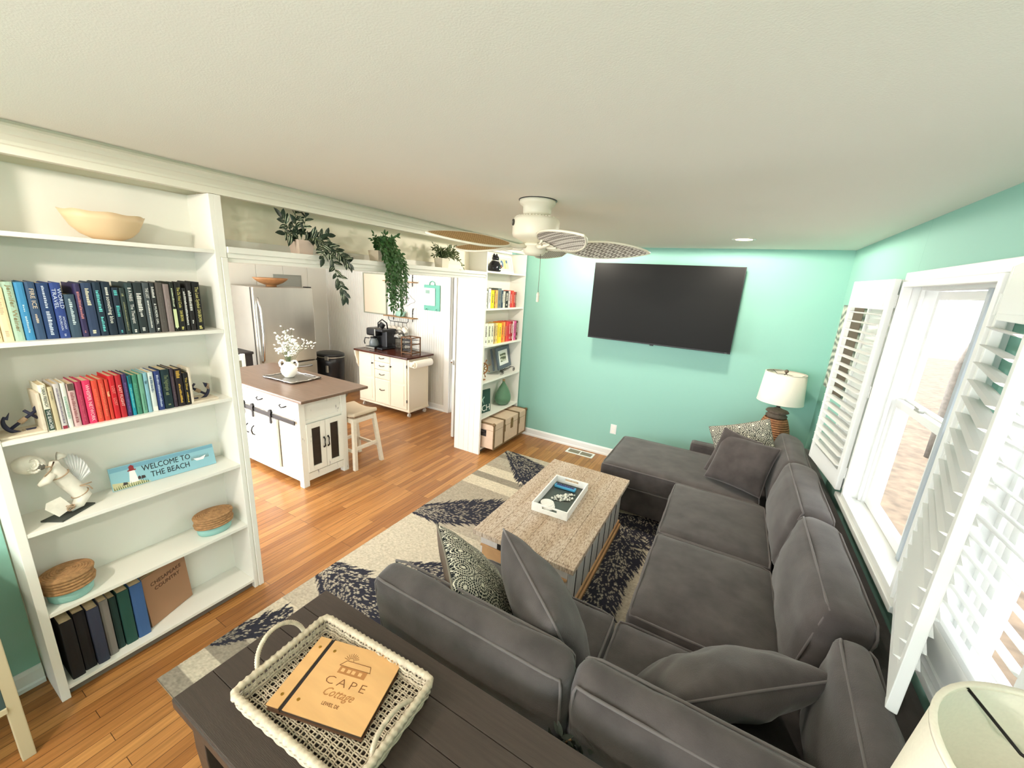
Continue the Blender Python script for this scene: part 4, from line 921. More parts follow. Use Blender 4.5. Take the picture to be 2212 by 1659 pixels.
# kitchen cart
t = thing('kitchen_cart', 'cream rolling kitchen cart with dark cherry top, drawers and panelled doors', 'kitchen cart', (-4.38, 4.25, 0))
CC = mat('cream_cabinet', (236, 226, 204), .45)
x0, x1, y0, y1 = -4.90, -3.885, 4.035, 4.44; zb_, zt_ = .085, .872
b = MB(); b.box((x0, y0+.012, zb_+.03), (x1, y1, zt_)); b.bbox((x0-.01, y0, zb_), (x1+.01, y1+.01, zb_+.032), .004); b.bbox((x1-.03, y0+.002, zb_+.03), (x1+.003, y0+.03, zt_), .003); b.bbox((x1-.001, y1-.03, zb_+.03), (x1+.004, y1, zt_), .002); b.build('body', CC, t)
b = MB(); b.bbox((-4.93, 3.965, .872), (-3.845, 4.52, .9), .006); b.build('worktop', mat('cherry_top', (74, 38, 26), .22, var=.2, vscale=4, stretch=(1, 9, 1)), t)
b = MB(); b.prism([(y0+.02, .872), (y0+.02, .6), (y0+.0, .62), (y0-.03, .68), (y0-.035, .74), (y0-.06, .8), (y0-.065, .872)][::-1], x0-.022, x0, 'x'); b.prism([(x0-.0, .872), (x0-.11, .872), (x0-.105, .8), (x0-.07, .74), (x0-.05, .68), (x0-.01, .63), (x0, .6)][::-1], 0, 0, 'z') if 0 else None
b.build('side_bracket', CC, t)
def panel_door(xa, xb, za, zb, knob, name='door'):
    d = MB(); d.bbox((xa, y0-.008, za), (xb, y0+.012, zb), .003); zm = (za+zb)/2
    for (p, q) in ((za+.05, zm-.022), (zm+.022, zb-.05)):
        d.bbox((xa+.05, y0-.014, p), (xb-.05, y0-.006, q), .006); d.bbox((xa+.04, y0-.010, p-.01), (xb-.04, y0-.0075, q+.01), .001)
    o = d.build(name, CC, t)
    k = MB(); k.cyl((knob, y0-.008, .72), (knob, y0-.022, .72), .006, 10); k.ball((knob, y0-.028, .72), .013, 12, (1, .7, 1)); k.build('knob', BLACKM, o); return o
panel_door(x0+.005, -4.565, .125, .865, -4.59); o = panel_door(-4.235, x1-.035, .125, .865, -4.215)
for z in (.25, .76): h = MB(); h.box((x1-.037, y0-.012, z-.022), (x1-.028, y0-.002, z+.022)); h.build('hinge', BLACKM, o)
for za, zb in ((.765, .865), (.645, .755), (.51, .635), (.125, .5)):
    d = MB(); d.bbox((-4.555, y0-.008, za), (-4.245, y0+.012, zb), .003); d.bbox((-4.535, y0-.012, za+.016), (-4.265, y0-.007, zb-.016), .003); o = d.build('drawer', CC, t); zc = (za+zb)/2 if zb-za < .2 else .34
    h = MB(); h.tube([(-4.45, y0-.012, zc+.006), (-4.44, y0-.028, zc+.002), (-4.40, y0-.034, zc-.006), (-4.36, y0-.028, zc+.002), (-4.35, y0-.012, zc+.006)], .005, 8); h.build('handle', BLACKM, o)
for x in (x0+.04, x1-.04):
    for y in (y0+.04, y1-.04):
        b = MB(); b.cyl((x, y, .06), (x, y, .09), .008, 8); b.cyl((x-.012, y+.008, .028), (x+.012, y+.008, .028), .028, 18); b.box((x-.016, y, .03), (x-.013, y+.014, .07)); b.box((x+.013, y, .03), (x+.016, y+.014, .07)); b.build('castor', mat('clear_castor', (206, 202, 192), .3), t)
for y in (4.05, 4.42):
    b = MB(); b.prism([(y-.016, .865), (y-.016, .70), (y+.0, .69), (y+.016, .70), (y+.016, .865)], x1+.004, x1+.085, 'x') if 0 else b.bbox((x1+.003, y-.011, .76), (x1+.10, y+.011, .84), .008); b.build('roll_bracket', CC, t)
t = thing('paper_towel_roll', 'white paper towel roll on the cart side bracket', 'paper towel', (-3.81, 4.235, .8))
b = MB(); b.cyl((-3.81, 4.065, .80), (-3.81, 4.405, .80), .052, 28); b.build('paper', mat('paper_white', (246, 242, 230), .9), t); b = MB(); b.cyl((-3.81, 4.03, .80), (-3.81, 4.44, .80), .014, 14); b.ball((-3.81, 4.03, .8), .018, 12); b.build('spindle', CC, t)

# coffee maker with carafe
t = thing('coffee_maker', 'black drip coffee maker with glass carafe on the cart', 'coffee maker', (-4.76, 4.25, .9)); z = .9005
b = MB(); b.bbox((-4.86, 4.13, z), (-4.66, 4.36, z+.035), .01); b.bbox((-4.86, 4.28, z+.03), (-4.66, 4.37, z+.3), .012); b.bbox((-4.865, 4.15, z+.19), (-4.655, 4.37, z+.31), .03); b.build('body', BLACK, t)
b = MB(); b.box((-4.855, 4.128, z+.004), (-4.67, 4.131, z+.028)); b.box((-4.68, 4.145, z+.2), (-4.66, 4.152, z+.3)); b.build('steel_trim', STEEL, t)
b = MB(); b.lathe([(.06, 0), (.068, .01), (.066, .06), (.05, .1), (.046, .12)], (-4.76, 4.205, z+.036), 24); b.build('carafe', mat('carafe_glass', (150, 160, 164), .05, trans=.6), t)
b = MB(); b.tube([(-4.81, 4.17, z+.15), (-4.86, 4.13, z+.155), (-4.87, 4.12, z+.10), (-4.86, 4.125, z+.06)], .008, 8); b.lathe([(.05, .12), (.05, .135), (1e-4, .14)], (-4.76, 4.205, z+.036), 20); b.build('carafe_handle', BLACK, t)
t = thing('pod_coffee_machine', 'black pod coffee machine with raised round lid right of the drip maker', 'coffee maker', (-4.6, 4.25, .9))
b = MB(); b.bbox((-4.635, 4.14, z), (-4.52, 4.42, z+.03), .01); b.bbox((-4.635, 4.24, z+.02), (-4.52, 4.42, z+.30), .02); b.bbox((-4.645, 4.13, z+.27), (-4.5, 4.42, z+.305), .012); b.build('body', BLACK, t)
b = MB(); b.cyl((-4.63, 4.22, z+.33), (-4.6, 4.25, z+.385), .045, 22); b.tube([(-4.62, 4.17, z+.33), (-4.6, 4.15, z+.40), (-4.57, 4.2, z+.45), (-4.53, 4.25, z+.40), (-4.53, 4.27, z+.31)], .010, 8); b.build('lid_lever', BLACK, t)
# two tier wire basket
t = thing('wire_basket', 'black two-tier wire basket behind the coffee machines', 'basket', (-4.38, 4.37, .9))
b = MB(); cx_, cy_ = -4.38, 4.34
def ring(cx, cy, z, rx, ry, r=.0035): b.tube([(cx+rx*math.cos(a), cy+ry*math.sin(a), z) for a in [2*PI*k/24 for k in range(24)]], r, 5, closed=True)
for zz, R_ in ((z+.06, .095), (z+.21, .085)):
    for q, k in ((0, .55), (.02, .8), (.045, .95), (.065, 1)): ring(cx_, cy_, zz+q-.03, R_*k, R_*k, .0028)
    for j in range(14):
        a = 2*PI*j/14; b.tube([(cx_+R_*k*math.cos(a), cy_+R_*k*math.sin(a), zz+q-.03) for q, k in ((0, .5), (.02, .8), (.045, .95), (.065, 1))], .002, 4)
for s in (-1, 1): b.tube([(cx_+s*.09, cy_+.02, z+.003), (cx_+s*.095, cy_+.02, z+.24), (cx_+s*.06, cy_+.02, z+.29), (cx_, cy_+.02, z+.305)], .004, 6)
for j in range(3): a = 2*PI*j/3+.3; b.tube([(cx_+.07*math.cos(a), cy_+.07*math.sin(a), z+.003), (cx_+.05*math.cos(a), cy_+.05*math.sin(a), z+.03)], .003, 5)
b.build('wire_frame', BLACKM, t)
for k in range(7):
    b = MB(); b.ball((cx_+.045*math.cos(k*.9), cy_+.045*math.sin(k*.9), z+.21+.012*(k % 2)), .022, 10); b.build('creamer_pod', mat('white_pods', (236, 234, 228), .4), t)
# wooden rack
t = thing('wooden_rack', 'brown wood and black wire tiered rack at the right of the cart top', 'rack', (-4.07, 4.28, .9)); RW = mat('rack_walnut', (104, 72, 44), .6, var=.15, vscale=40)
b = MB(); xa, xb, ya, yb = -4.16, -3.97, 4.18, 4.36
for x in (xa, xb):
    for y in (ya, yb): b.bbox((x-.008, y-.008, z), (x+.008, y+.008, z+.245), .002)
for zz in (z+.02, z+.24): 
    b.bbox((xa, ya-.007, zz-.007), (xb, ya+.007, zz+.007), .002); b.bbox((xa, yb-.007, zz-.007), (xb, yb+.007, zz+.007), .002); b.bbox((xa-.007, ya, zz-.007), (xa+.007, yb, zz+.007), .002); b.bbox((xb-.007, ya, zz-.007), (xb+.007, yb, zz+.007), .002)
b.bbox((xb-.007, ya, z+.14), (xb+.007, yb, z+.155), .002); b.build('frame', RW, t)
b = MB()
for zz in (z+.06, z+.14, z+.2):
    for k in range(5): b.tube([(xa, ya+.02+k*.035, zz+.01), (xb, ya+.02+k*.035, zz)], .0028, 5)
    b.tube([(xa+.02, ya, zz), (xa+.02, yb, zz)], .003, 5); b.bbox((xa, ya+.01, zz-.012), (xb, ya+.014, zz+.012), .001)
b.build('wire_shelves', BLACKM, t)

# refrigerator: front faces the room, side faces the camera
t = thing('refrigerator', 'stainless steel bottom-freezer refrigerator with long curved handle', 'refrigerator', (-5.95, 3.4, 0))
fx, fy0, fy1 = -5.60, 2.96, 3.82
b = MB(); b.bbox((-6.3, fy0, .03), (fx-.06, fy1, 1.735), .006); b.build('cabinet', mat('fridge_side_grey', (158, 155, 146), .4, metal=.4, var=.1, vscale=2), t)
b = MB(); b.bbox((fx-.055, fy0, .66), (fx, fy1, 1.735), .012); do_ = b.build('door', STEEL, t); b = MB(); b.bbox((fx-.055, fy0, .06), (fx, fy1, .645), .012); dz = b.build('freezer_drawer', STEEL, t)
b = MB(); b.tube([(fx, fy0+.045, .72), (fx+.03, fy0+.05, .75), (fx+.055, fy0+.06, 1.1), (fx+.045, fy0+.055, 1.45), (fx+.0, fy0+.045, 1.6)], .015, 10); b.build('handle', CHROME, do_)
b = MB(); b.tube([(fx, fy0+.1, .58), (fx+.045, fy0+.12, .585), (fx+.045, fy1-.12, .585), (fx, fy1-.1, .58)], .014, 10); b.build('handle', CHROME, dz)
b = MB(); b.box((-6.3, fy0+.02, 0), (fx-.08, fy1-.02, .035)); b.build('kick_plate', BLACK, t); b = MB(); b.bbox((fx-.075, fy0-.0015, .66), (fx-.055, fy0+.01, 1.73), .002); b.build('door_gasket', mat('dark_gasket', (56, 52, 46), .7), t)
b = MB(); b.bbox((fx-.1, fy1-.09, 1.735), (fx-.02, fy1-.01, 1.75), .004); b.build('hinge_cover', BLACK, t)
t = thing('wooden_bowl', 'shallow footed wooden bowl on top of the refrigerator', 'bowl', (-5.75, 3.31, 1.74))
b = MB(); b.lathe([(.07, 0), (.065, .02), (.09, .03), (.15, .055), (.205, .095), (.225, .12), (.216, .12), (.19, .09), (.12, .05), (1e-4, .035)], (-5.76, 3.30, 1.736), 40, .8, 1.03); b.build('bowl', mat('acacia_wood', (156, 112, 72), .5, var=.2, vscale=12), t)
# breaker panel
b = MB(); b.bbox((-6.352, 3.68, 1.35), (-6.33, 4.13, 1.90), .004); b.bbox((-6.335, 3.7, 1.37), (-6.322, 4.11, 1.88), .003)
tag(b.build('breaker_panel', mat('panel_grey', (142, 146, 140), .5)), 'grey electrical panel door on the wall behind the refrigerator', 'electrical panel')
# trash can
t = thing('trash_can', 'tall black step trash can with steel rim right of the refrigerator', 'trash can', (-5.72, 4.2, 0))
b = MB(); b.lathe([(.21, 0), (.22, .02), (.25, .55), (.25, .64)], (-5.75, 4.16, 0), 40, 1, .8); b.build('bin', BLACK, t)
b = MB(); b.lathe([(.256, .64), (.26, .648), (.256, .656)], (-5.75, 4.16, 0), 40, 1, .8); b.build('rim', STEEL, t)
b = MB(); b.lathe([(.255, .656), (.25, .69), (.2, .705), (1e-4, .71)], (-5.75, 4.16, 0), 40, 1, .8); b.build('lid', BLACK, t)
b = MB(); b.bbox((-5.60, 3.945, .62), (-5.52, 3.965, .68), .004); b.build('badge', STEEL, t); b = MB(); b.bbox((-5.59, 3.95, .42), (-5.55, 3.975, .53), .003); b.build('badge', STEEL, t)
# white framed chair and black bin at the fridge's near side
t = thing('kitchen_chair', 'white framed chair back with grey pad, cut off by the bookcase post', 'chair', (-5.2, 2.33, 0)); GP = mat('grey_pad', (122, 122, 104), .8)
for (x, y) in ((-5.10, 2.12), (-5.10, 2.505)):
    b = MB(); b.bbox((x-.02, y-.02, 0), (x+.02, y+.02, .97), .004); b.build('back_post', WHITE2, t)
for (x, y) in ((-5.50, 2.12), (-5.50, 2.505)):
    b = MB(); b.bbox((x-.02, y-.02, 0), (x+.02, y+.02, .45), .004); b.build('leg', WHITE2, t)
b = MB(); b.bbox((-5.11, 2.13, .895), (-5.085, 2.49, .965), .004); b.build('top_rail', WHITE2, t); b = MB(); b.bbox((-5.105, 2.13, .5), (-5.09, 2.49, .895), .006); b.build('back_pad', GP, t); b = MB(); b.bbox((-5.52, 2.10, .44), (-5.08, 2.53, .485), .01); b.build('seat', GP, t)
b = MB(); b.bbox((-5.74, 2.54, 0), (-5.4, 2.78, .91), .02); b.bbox((-5.75, 2.53, .89), (-5.39, 2.79, .925), .01)
tag(b.build('black_cabinet', mat('black_vinyl', (40, 36, 36), .6)), 'black boxy cabinet standing between white chair and refrigerator side', 'cabinet')

# wall things above the cart
t = thing('cork_board', 'large blank beige board in a thin grey frame above the coffee makers', 'notice board', (-5.14, KY, 1.69)); yb = KY-.001
b = MB(); X0, X1, Z0, Z1 = -5.405, -4.88, 1.37, 2.013
for a in (((X0, yb-.02, Z0), (X0+.018, yb, Z1)), ((X1-.018, yb-.02, Z0), (X1, yb, Z1)), ((X0, yb-.02, Z0), (X1, yb, Z0+.018)), ((X0, yb-.02, Z1-.018), (X1, yb, Z1))): b.bbox(*a, .002)
b.build('frame', mat('sage_grey_frame', (150, 154, 136), .5), t); b = MB(); b.box((X0+.018, yb-.01, Z0+.018), (X1-.018, yb, Z1-.018)); b.build('board', mat('beige_board', (222, 206, 184), .8), t)
SW = mat('light_wood', (150, 112, 70), .6, var=.15, vscale=30)
def hook_shelf(zs_, label, hooks):
    t = thing('wall_shelf', label, 'shelf', (-4.54, KY, zs_), group='hook shelves')
    b = MB(); b.bbox((-4.86, yb-.11, zs_-.006), (-4.23, yb-.004, zs_+.008), .002); b.build('board', SW, t)
    b = MB()
    for x in (-4.74, -4.34):
        b.tube([(x, yb-.004, zs_-.06), (x, yb-.005, zs_+.10), (x+.012, yb-.01, zs_+.14), (x+.04, yb-.03, zs_+.15), (x+.065, yb-.06, zs_+.13), (x+.07, yb-.075, zs_+.08)], .005, 6); b.ball((x+.07, yb-.075, zs_+.075), .011, 8, (.8, .8, 1.6))
    b.tube([(-4.76, yb-.09, zs_), (-4.76, yb-.09, zs_-.05), (-4.72, yb-.09, zs_-.075), (-4.38, yb-.09, zs_-.075), (-4.345, yb-.09, zs_-.05), (-4.345, yb-.09, zs_)], .005, 6)
    for k in range(5):
        x = -4.72+k*.085; b.tube([(x, yb-.09, zs_-.072), (x, yb-.09, zs_-.13), (x+.012, yb-.1, zs_-.15), (x+.024, yb-.1, zs_-.135)], .0032, 5)
    b.build('wire_bracket', BLACKM, t); return t
hook_shelf(1.905, 'upper hook shelf half hidden behind the bushy plant', 5); hook_shelf(1.375, 'lower hook shelf holding the teal kettle and hanging mugs', 5)
# hanging mugs
MG = mat('white_mug', (232, 226, 214), .3)
def mug(T, label):
    t = thing('mug', label, 'mug', T.translation[:], group='mugs hanging on hooks')
    b = MB(); b.T = T; b.lathe([(.03, 0), (.036, .006), (.04, .05), (.041, .088), (.037, .088), (.035, .05), (.03, .012), (1e-4, .01)], n=24); b.build('cup', MG, t)
    b = MB(); b.T = T; b.tube([(.038, 0, .07), (.062, 0, .072), (.068, 0, .05), (.06, 0, .028), (.037, 0, .022)], .006, 8); b.build('handle', MG, t)
nm = ['first white mug on the lower hook shelf, at its left', 'second white mug hanging from the left', 'third white mug hanging from the left, tilted', 'fourth white mug hanging, at the right end of the hooks']
for k in range(4):
    x = -4.70+.012+k*.105; T = Matrix.Translation((x+.01, yb-.10, 1.165)) @ Matrix.Rotation(math.radians(78), 4, 'Y') @ Matrix.Rotation(math.radians(180), 4, 'Z') @ Matrix.Translation((-.05, 0, -.045))
    T = Matrix.Translation((x+.012, yb-.10, 1.228)) @ Matrix.Rotation(math.radians(-48), 4, 'Y') @ Matrix.Translation((-.066, 0, -.045))
    mug(T, nm[k])
# kettle
t = thing('kettle', 'small pale teal kettle on the lower hook shelf', 'kettle', (-4.53, yb-.06, 1.384)); KT = mat('teal_enamel', (142, 178, 162), .35)
b = MB(); b.lathe([(.06, 0), (.085, .01), (.092, .035), (.08, .065), (.05, .085), (1e-4, .09)], (-4.54, yb-.06, 1.3835), 28, 1, .55); b.tube([(-4.46, yb-.06, 1.42), (-4.43, yb-.065, 1.45), (-4.42, yb-.068, 1.465)], .01, 8); b.ball((-4.54, yb-.06, 1.478), .01, 8); b.build('body', KT, t)
b = MB(); b.tube([(-4.60, yb-.06, 1.455), (-4.61, yb-.06, 1.50), (-4.57, yb-.06, 1.525), (-4.51, yb-.06, 1.525), (-4.47, yb-.06, 1.50), (-4.48, yb-.06, 1.455)], .006, 8); b.build('handle', BLACKM, t)
# coffee word sign (scroll outline)
t = thing('coffee_sign', 'white cloud shaped wall sign with grey script reading coffee bar', 'sign', (-4.52, KY, 1.64))
b = MB(); pts = []
for k in range(60):
    a = 2*PI*k/60; q = 1+.10*math.cos(5*a+.5); pts.append((-4.53+.22*q*math.cos(a), yb-.006, 1.64+.085*q*math.sin(a)))
b.tube(pts, .004, 6, closed=True); b.build('outline', mat('light_grey_metal', (176, 172, 164), .5), t)
b = MB(); b.prism([(p[2], p[0]) for p in pts], yb-.005, yb-.002, 'y'); pl = b.build('plate', mat('white_board', (240, 238, 230), .6), t)
text('coffee', 'lettering', mat('dark_script', (62, 62, 56), .6), pl, (-4.53, yb-.008, 1.665), (1, 0, 0), (0, 0, 1), .10, shear=.3, bold=.001); text('bar', 'lettering', MATS['dark_script'], pl, (-4.5, yb-.008, 1.59), (1, 0, 0), (0, 0, 1), .08, shear=.3, bold=.001)
# calendar on a teal clipboard rack
t = thing('wall_calendar', 'teal wall calendar with hanging loop and printed month grid', 'calendar', (-4.0, KY, 1.7))
TE = mat('teal_print', (96, 164, 144), .6)
b = MB(); b.bbox((-4.10, yb-.02, 1.52), (-3.80, yb-.004, 1.89), .003); b.build('backing', TE, t)
b = MB(); b.bbox((-4.20, yb-.026, 1.60), (-4.07, yb-.021, 1.84), .001); b.bbox((-4.12, yb-.03, 1.595), (-3.88, yb-.026, 1.845), .001); sh_ = b.build('sheet', mat('calendar_paper', (232, 236, 228), .8), t)
b = MB(); yq = yb-.0305
for k in range(6): b.box((-4.10, yq-.0005, 1.615+k*.026), (-3.905, yq, 1.617+k*.026))
for k in range(8): b.box((-4.10+k*.0275, yq-.0005, 1.615), (-4.098+k*.0275, yq, 1.745))
b.box((-4.06, yq-.0005, 1.765), (-3.98, yq, 1.815)); b.build('month_grid', mat('grey_green_print', (130, 160, 146), .7), sh_)
b = MB(); b.tube([(-4.0, yb-.012, 1.885), (-3.995, yb-.012, 1.925), (-3.95, yb-.012, 1.945), (-3.905, yb-.012, 1.925), (-3.90, yb-.012, 1.885)], .007, 8); b.build('loop', TE, t)
b = MB()
for x in (-4.05, -3.86): b.tube([(x, yb-.02, 1.545), (x+.005, yb-.05, 1.53), (x+.025, yb-.055, 1.545)], .005, 6)
b.build('hook', TE, t)
t = thing('light_switch', 'white double light switch plate right of the hanging mugs', 'light switch', (-3.97, KY, 1.24))
b = MB(); b.bbox((-4.02, yb-.007, 1.18), (-3.92, yb, 1.30), .003); b.build('plate', WHITE2, t); b = MB(); b.bbox((-4.0, yb-.012, 1.225), (-3.985, yb-.006, 1.255), .001); b.bbox((-3.955, yb-.012, 1.225), (-3.94, yb-.006, 1.255), .001); b.build('toggle', WHITE, t)
# ================================================================ LIVING ROOM WALL
t = thing('television', 'large wall-mounted black flat screen television on the aqua wall', 'television', (-.74, 4.42, 1.85))
b = MB(); b.bbox((-1.478, 4.425, 1.438), (-.012, 4.452, 2.266), .003); b.bbox((-1.2, 4.45, 1.5), (-.3, 4.49, 2.0), .01); b.build('housing', mat('tv_housing', (18, 18, 18), .4), t)
b = MB(); b.box((-1.472, 4.4235, 1.452), (-.018, 4.4255, 2.261)); sc = b.build('screen', mat('tv_screen', (24, 24, 23), .45, spec=.15), t)
b = MB(); b.bbox((-.78, 4.415, 1.428), (-.74, 4.43, 1.44), .002); b.build('sensor', BLACK, t)
text('TCL', 'logo', mat('tv_logo', (120, 120, 118), .4), sc, (-.05, 4.423, 1.446), (1, 0, 0), (0, 0, 1), .012)
b = MB(); b.bbox((-.95, 4.485, 1.7), (-.55, 4.50, 2.0), .003); b.bbox((-.9, 4.50, 1.75), (-.6, YT-.001, 1.95), .01); b.build('wall_mount', BLACKM, t)
t = thing('wall_outlet', 'white duplex outlet low on the aqua wall left of the chaise', 'outlet', (-1.079, YT, .354))
b = MB(); b.bbox((-1.115, YT-.006, .295), (-1.043, YT, .413), .002); b.build('plate', WHITE2, t); b = MB(); b.bbox((-1.096, YT-.009, .30+.01), (-1.062, YT-.005, .348), .004); b.bbox((-1.096, YT-.009, .36), (-1.062, YT-.005, .398), .004); b.build('socket', WHITE, t)
t = thing('floor_vent', 'white metal floor register between the rug and the aqua wall', 'vent', (-1.41, 4.43, 0))
b = MB(); X0, X1, Y0, Y1 = -1.585, -1.24, 4.355, 4.50
for a in (((X0, Y0, 0), (X1, Y0+.022, .006)), ((X0, Y1-.022, 0), (X1, Y1, .006)), ((X0, Y0, 0), (X0+.025, Y1, .006)), ((X1-.025, Y0, 0), (X1, Y1, .006)), ((-1.42, Y0, 0), (-1.405, Y1, .006))): b.bbox(*a, .0015)
b.build('frame', WHITE2, t)
b = MB(); b.box((X0+.02, Y0+.02, .0005), (X1-.02, Y1-.02, .0012)); 
for k in range(11): b.box((X0+.025, Y0+.026+k*.009, .001), (X1-.025, Y0+.030+k*.009, .0045))
b.build('grille', mat('vent_grey', (150, 146, 128), .6), t)
# picture on the window wall, mostly hidden by the far shutter
t = thing('wall_picture', 'abstract grey wave picture on the window wall behind the far shutter', 'picture', (XR, 3.95, 1.6))
pm = mat('wave_print', (140, 150, 140), .6); nt, bs = nodes_of(pm); N = nt.nodes.new; Lk = nt.links.new
tc = N('ShaderNodeTexCoord'); wv = N('ShaderNodeTexWave'); wv.bands_direction = 'Z'; wv.inputs['Scale'].default_value = 5; wv.inputs['Distortion'].default_value = 9; wv.inputs['Detail'].default_value = 3; Lk(tc.outputs['Object'], wv.inputs[0])
cr = N('ShaderNodeValToRGB'); cr.color_ramp.elements[0].color = lin((96, 104, 96)); cr.color_ramp.elements[1].color = lin((196, 196, 180)); Lk(wv.outputs[0], cr.inputs[0]); Lk(cr.outputs[0], bs.inputs['Base Color'])
b = MB(); b.bbox((XR-.035, 3.62, 1.29), (XR, 4.30, 1.98), .002); b.build('canvas', pm, t)
b = MB(); b.box((XR-.0365, 3.62, 1.29), (XR-.035, 3.95, 1.98)); b.build('dark_field', mat('dark_brown_print', (84, 72, 60), .7), t)
# recessed lights
def downlight(x, y, label, power):
    t = thing('recessed_light', label, 'ceiling light', (x, y, H), group='recessed ceiling lights')
    b = MB(); b.lathe([(.062, -.001), (.085, -.001), (.088, -.004), (.062, -.004)], (x, y, H), 32, caps=False); b.build('trim_ring', WHITE, t)
    b = MB(); b.lathe([(.062, -.003), (1e-4, -.003)], (x, y, H), 32, caps=False); b.build('lens', mat('led_lens', (255, 240, 214), .5, emit=(255, 226, 180), es=14), t)
    l = bpy.data.lights.new('downlight_lamp', 'SPOT'); l.energy = power; l.color = (1, .91, .78); l.spot_size = math.radians(180); l.spot_blend = .04; l.shadow_soft_size = .06
    lo = bpy.data.objects.new('downlight_lamp', l); C.objects.link(lo); lo.location = (0, 0, -.02); lo.parent = t
downlight(-.07, 3.82, 'lit recessed ceiling light near the aqua wall, right of the fan', 36)
downlight(-1.55, 3.95, 'recessed ceiling light near the narrow bookcase, hidden behind the fan blades', 34)
downlight(-1.62, -.6, 'added recessed ceiling light out of the frame, warming the left bookcase', 55)  # unseen lamp, added for warm light on the left bookcase
downlight(-.05, -.9, 'added recessed ceiling light out of the frame, brightening the left wall', 32)  # added out of view to light the left wall and bookcase
downlight(-3.9, 3.2, 'unseen ceiling light added over the cart aisle to brighten the kitchen', 18)  # invented lamp, put in to lift the kitchen brightness
downlight(-4.0, 1.4, 'unseen ceiling light added before the island to brighten the kitchen', 18)  # second invented kitchen lamp, there only for brightness

# ---------------------------------------------------------------- ceiling fan
FX, FY = -1.07, 2.11
t = thing('ceiling_fan', 'white ceiling fan with five woven leaf shaped blades', 'ceiling fan', (FX, FY, H))
FW = mat('fan_white', (226, 220, 200), .4)
b = MB(); b.lathe([(.07, 2.355), (.078, 2.375), (.079, 2.405), (.094, 2.415), (.1, 2.425), (.1, H)], (FX, FY, 0), 40); b.build('canopy', FW, t)
b = MB(); b.lathe([(.1, H-.003), (.106, H-.003), (.106, H)], (FX, FY, 0), 40); b.build('canopy_gap', BLACK, t)
b = MB(); b.lathe([(.06, 2.215), (.10, 2.235), (.126, 2.245), (.131, 2.26), (.131, 2.33), (.124, 2.345), (.10, 2.353), (.078, 2.357)], (FX, FY, 0), 48)
for k in range(40): a = 2*PI*k/40; b.box((FX+.112*math.cos(a)-.004, FY+.112*math.sin(a)-.004, 2.346), (FX+.112*math.cos(a)+.004, FY+.112*math.sin(a)+.004, 2.352))
mo = b.build('motor_housing', FW, t)
b = MB(); 
d = Vector((-.70, -.71, 0)); b.cyl(Vector((FX, FY, 2.315))+d*.128, Vector((FX, FY, 2.315))+d*.137, .017, 18); b.build('reverse_switch', mat('switch_dark', (70, 66, 60), .4, metal=.4), mo)
b = MB(); b.cyl(Vector((FX, FY, 2.315))+d*.136, Vector((FX, FY, 2.315))+d*.141, .008, 12); b.build('switch_button', CHROME, mo)
b = MB(); b.lathe([(.02, 2.148), (.05, 2.152), (.062, 2.165), (.066, 2.195), (.075, 2.198), (.076, 2.208), (.06, 2.216)], (FX, FY, 0), 36); b.build('switch_cup', FW, t)
b = MB(); b.tube([(FX+.055, FY-.03, 2.155), (FX+.058, FY-.032, 2.1), (FX+.058, FY-.032, 1.95)], .0014, 5); ch = b.build('pull_chain', mat('chain_metal', (120, 112, 100), .4, metal=.6), t)
b = MB(); b.lathe([(.004, 0), (.0085, .004), (.0075, .035), (.009, .04), (.006, .052), (.002, .055)], (FX+.058, FY-.032, 1.895), 14); b.build('pull_fob', FW, ch)
# woven blades
def weave(name, ca, cb, sc):
    m = mat(name, ca, .8); nt, bs = nodes_of(m); N = nt.nodes.new; Lk = nt.links.new
    tc = N('ShaderNodeTexCoord'); ck = N('ShaderNodeTexChecker'); ck.inputs['Scale'].default_value = sc; ck.inputs['Color1'].default_value = lin(ca); ck.inputs['Color2'].default_value = lin(cb); Lk(tc.outputs['Object'], ck.inputs[0]); Lk(ck.outputs[0], bs.inputs['Base Color'])
    bp = N('ShaderNodeBump'); bp.inputs['Strength'].default_value = .7; bp.inputs['Distance'].default_value = .003; Lk(ck.outputs[1], bp.inputs['Height']); Lk(bp.outputs[0], bs.inputs['Normal']); return m
WOV = weave('woven_blade_tan', (196, 164, 112), (150, 118, 74), 130); WOV2 = weave('woven_blade_white', (226, 222, 212), (128, 120, 110), 70)  # tan upper face carries a shadow tone in its colour; underside stays pale
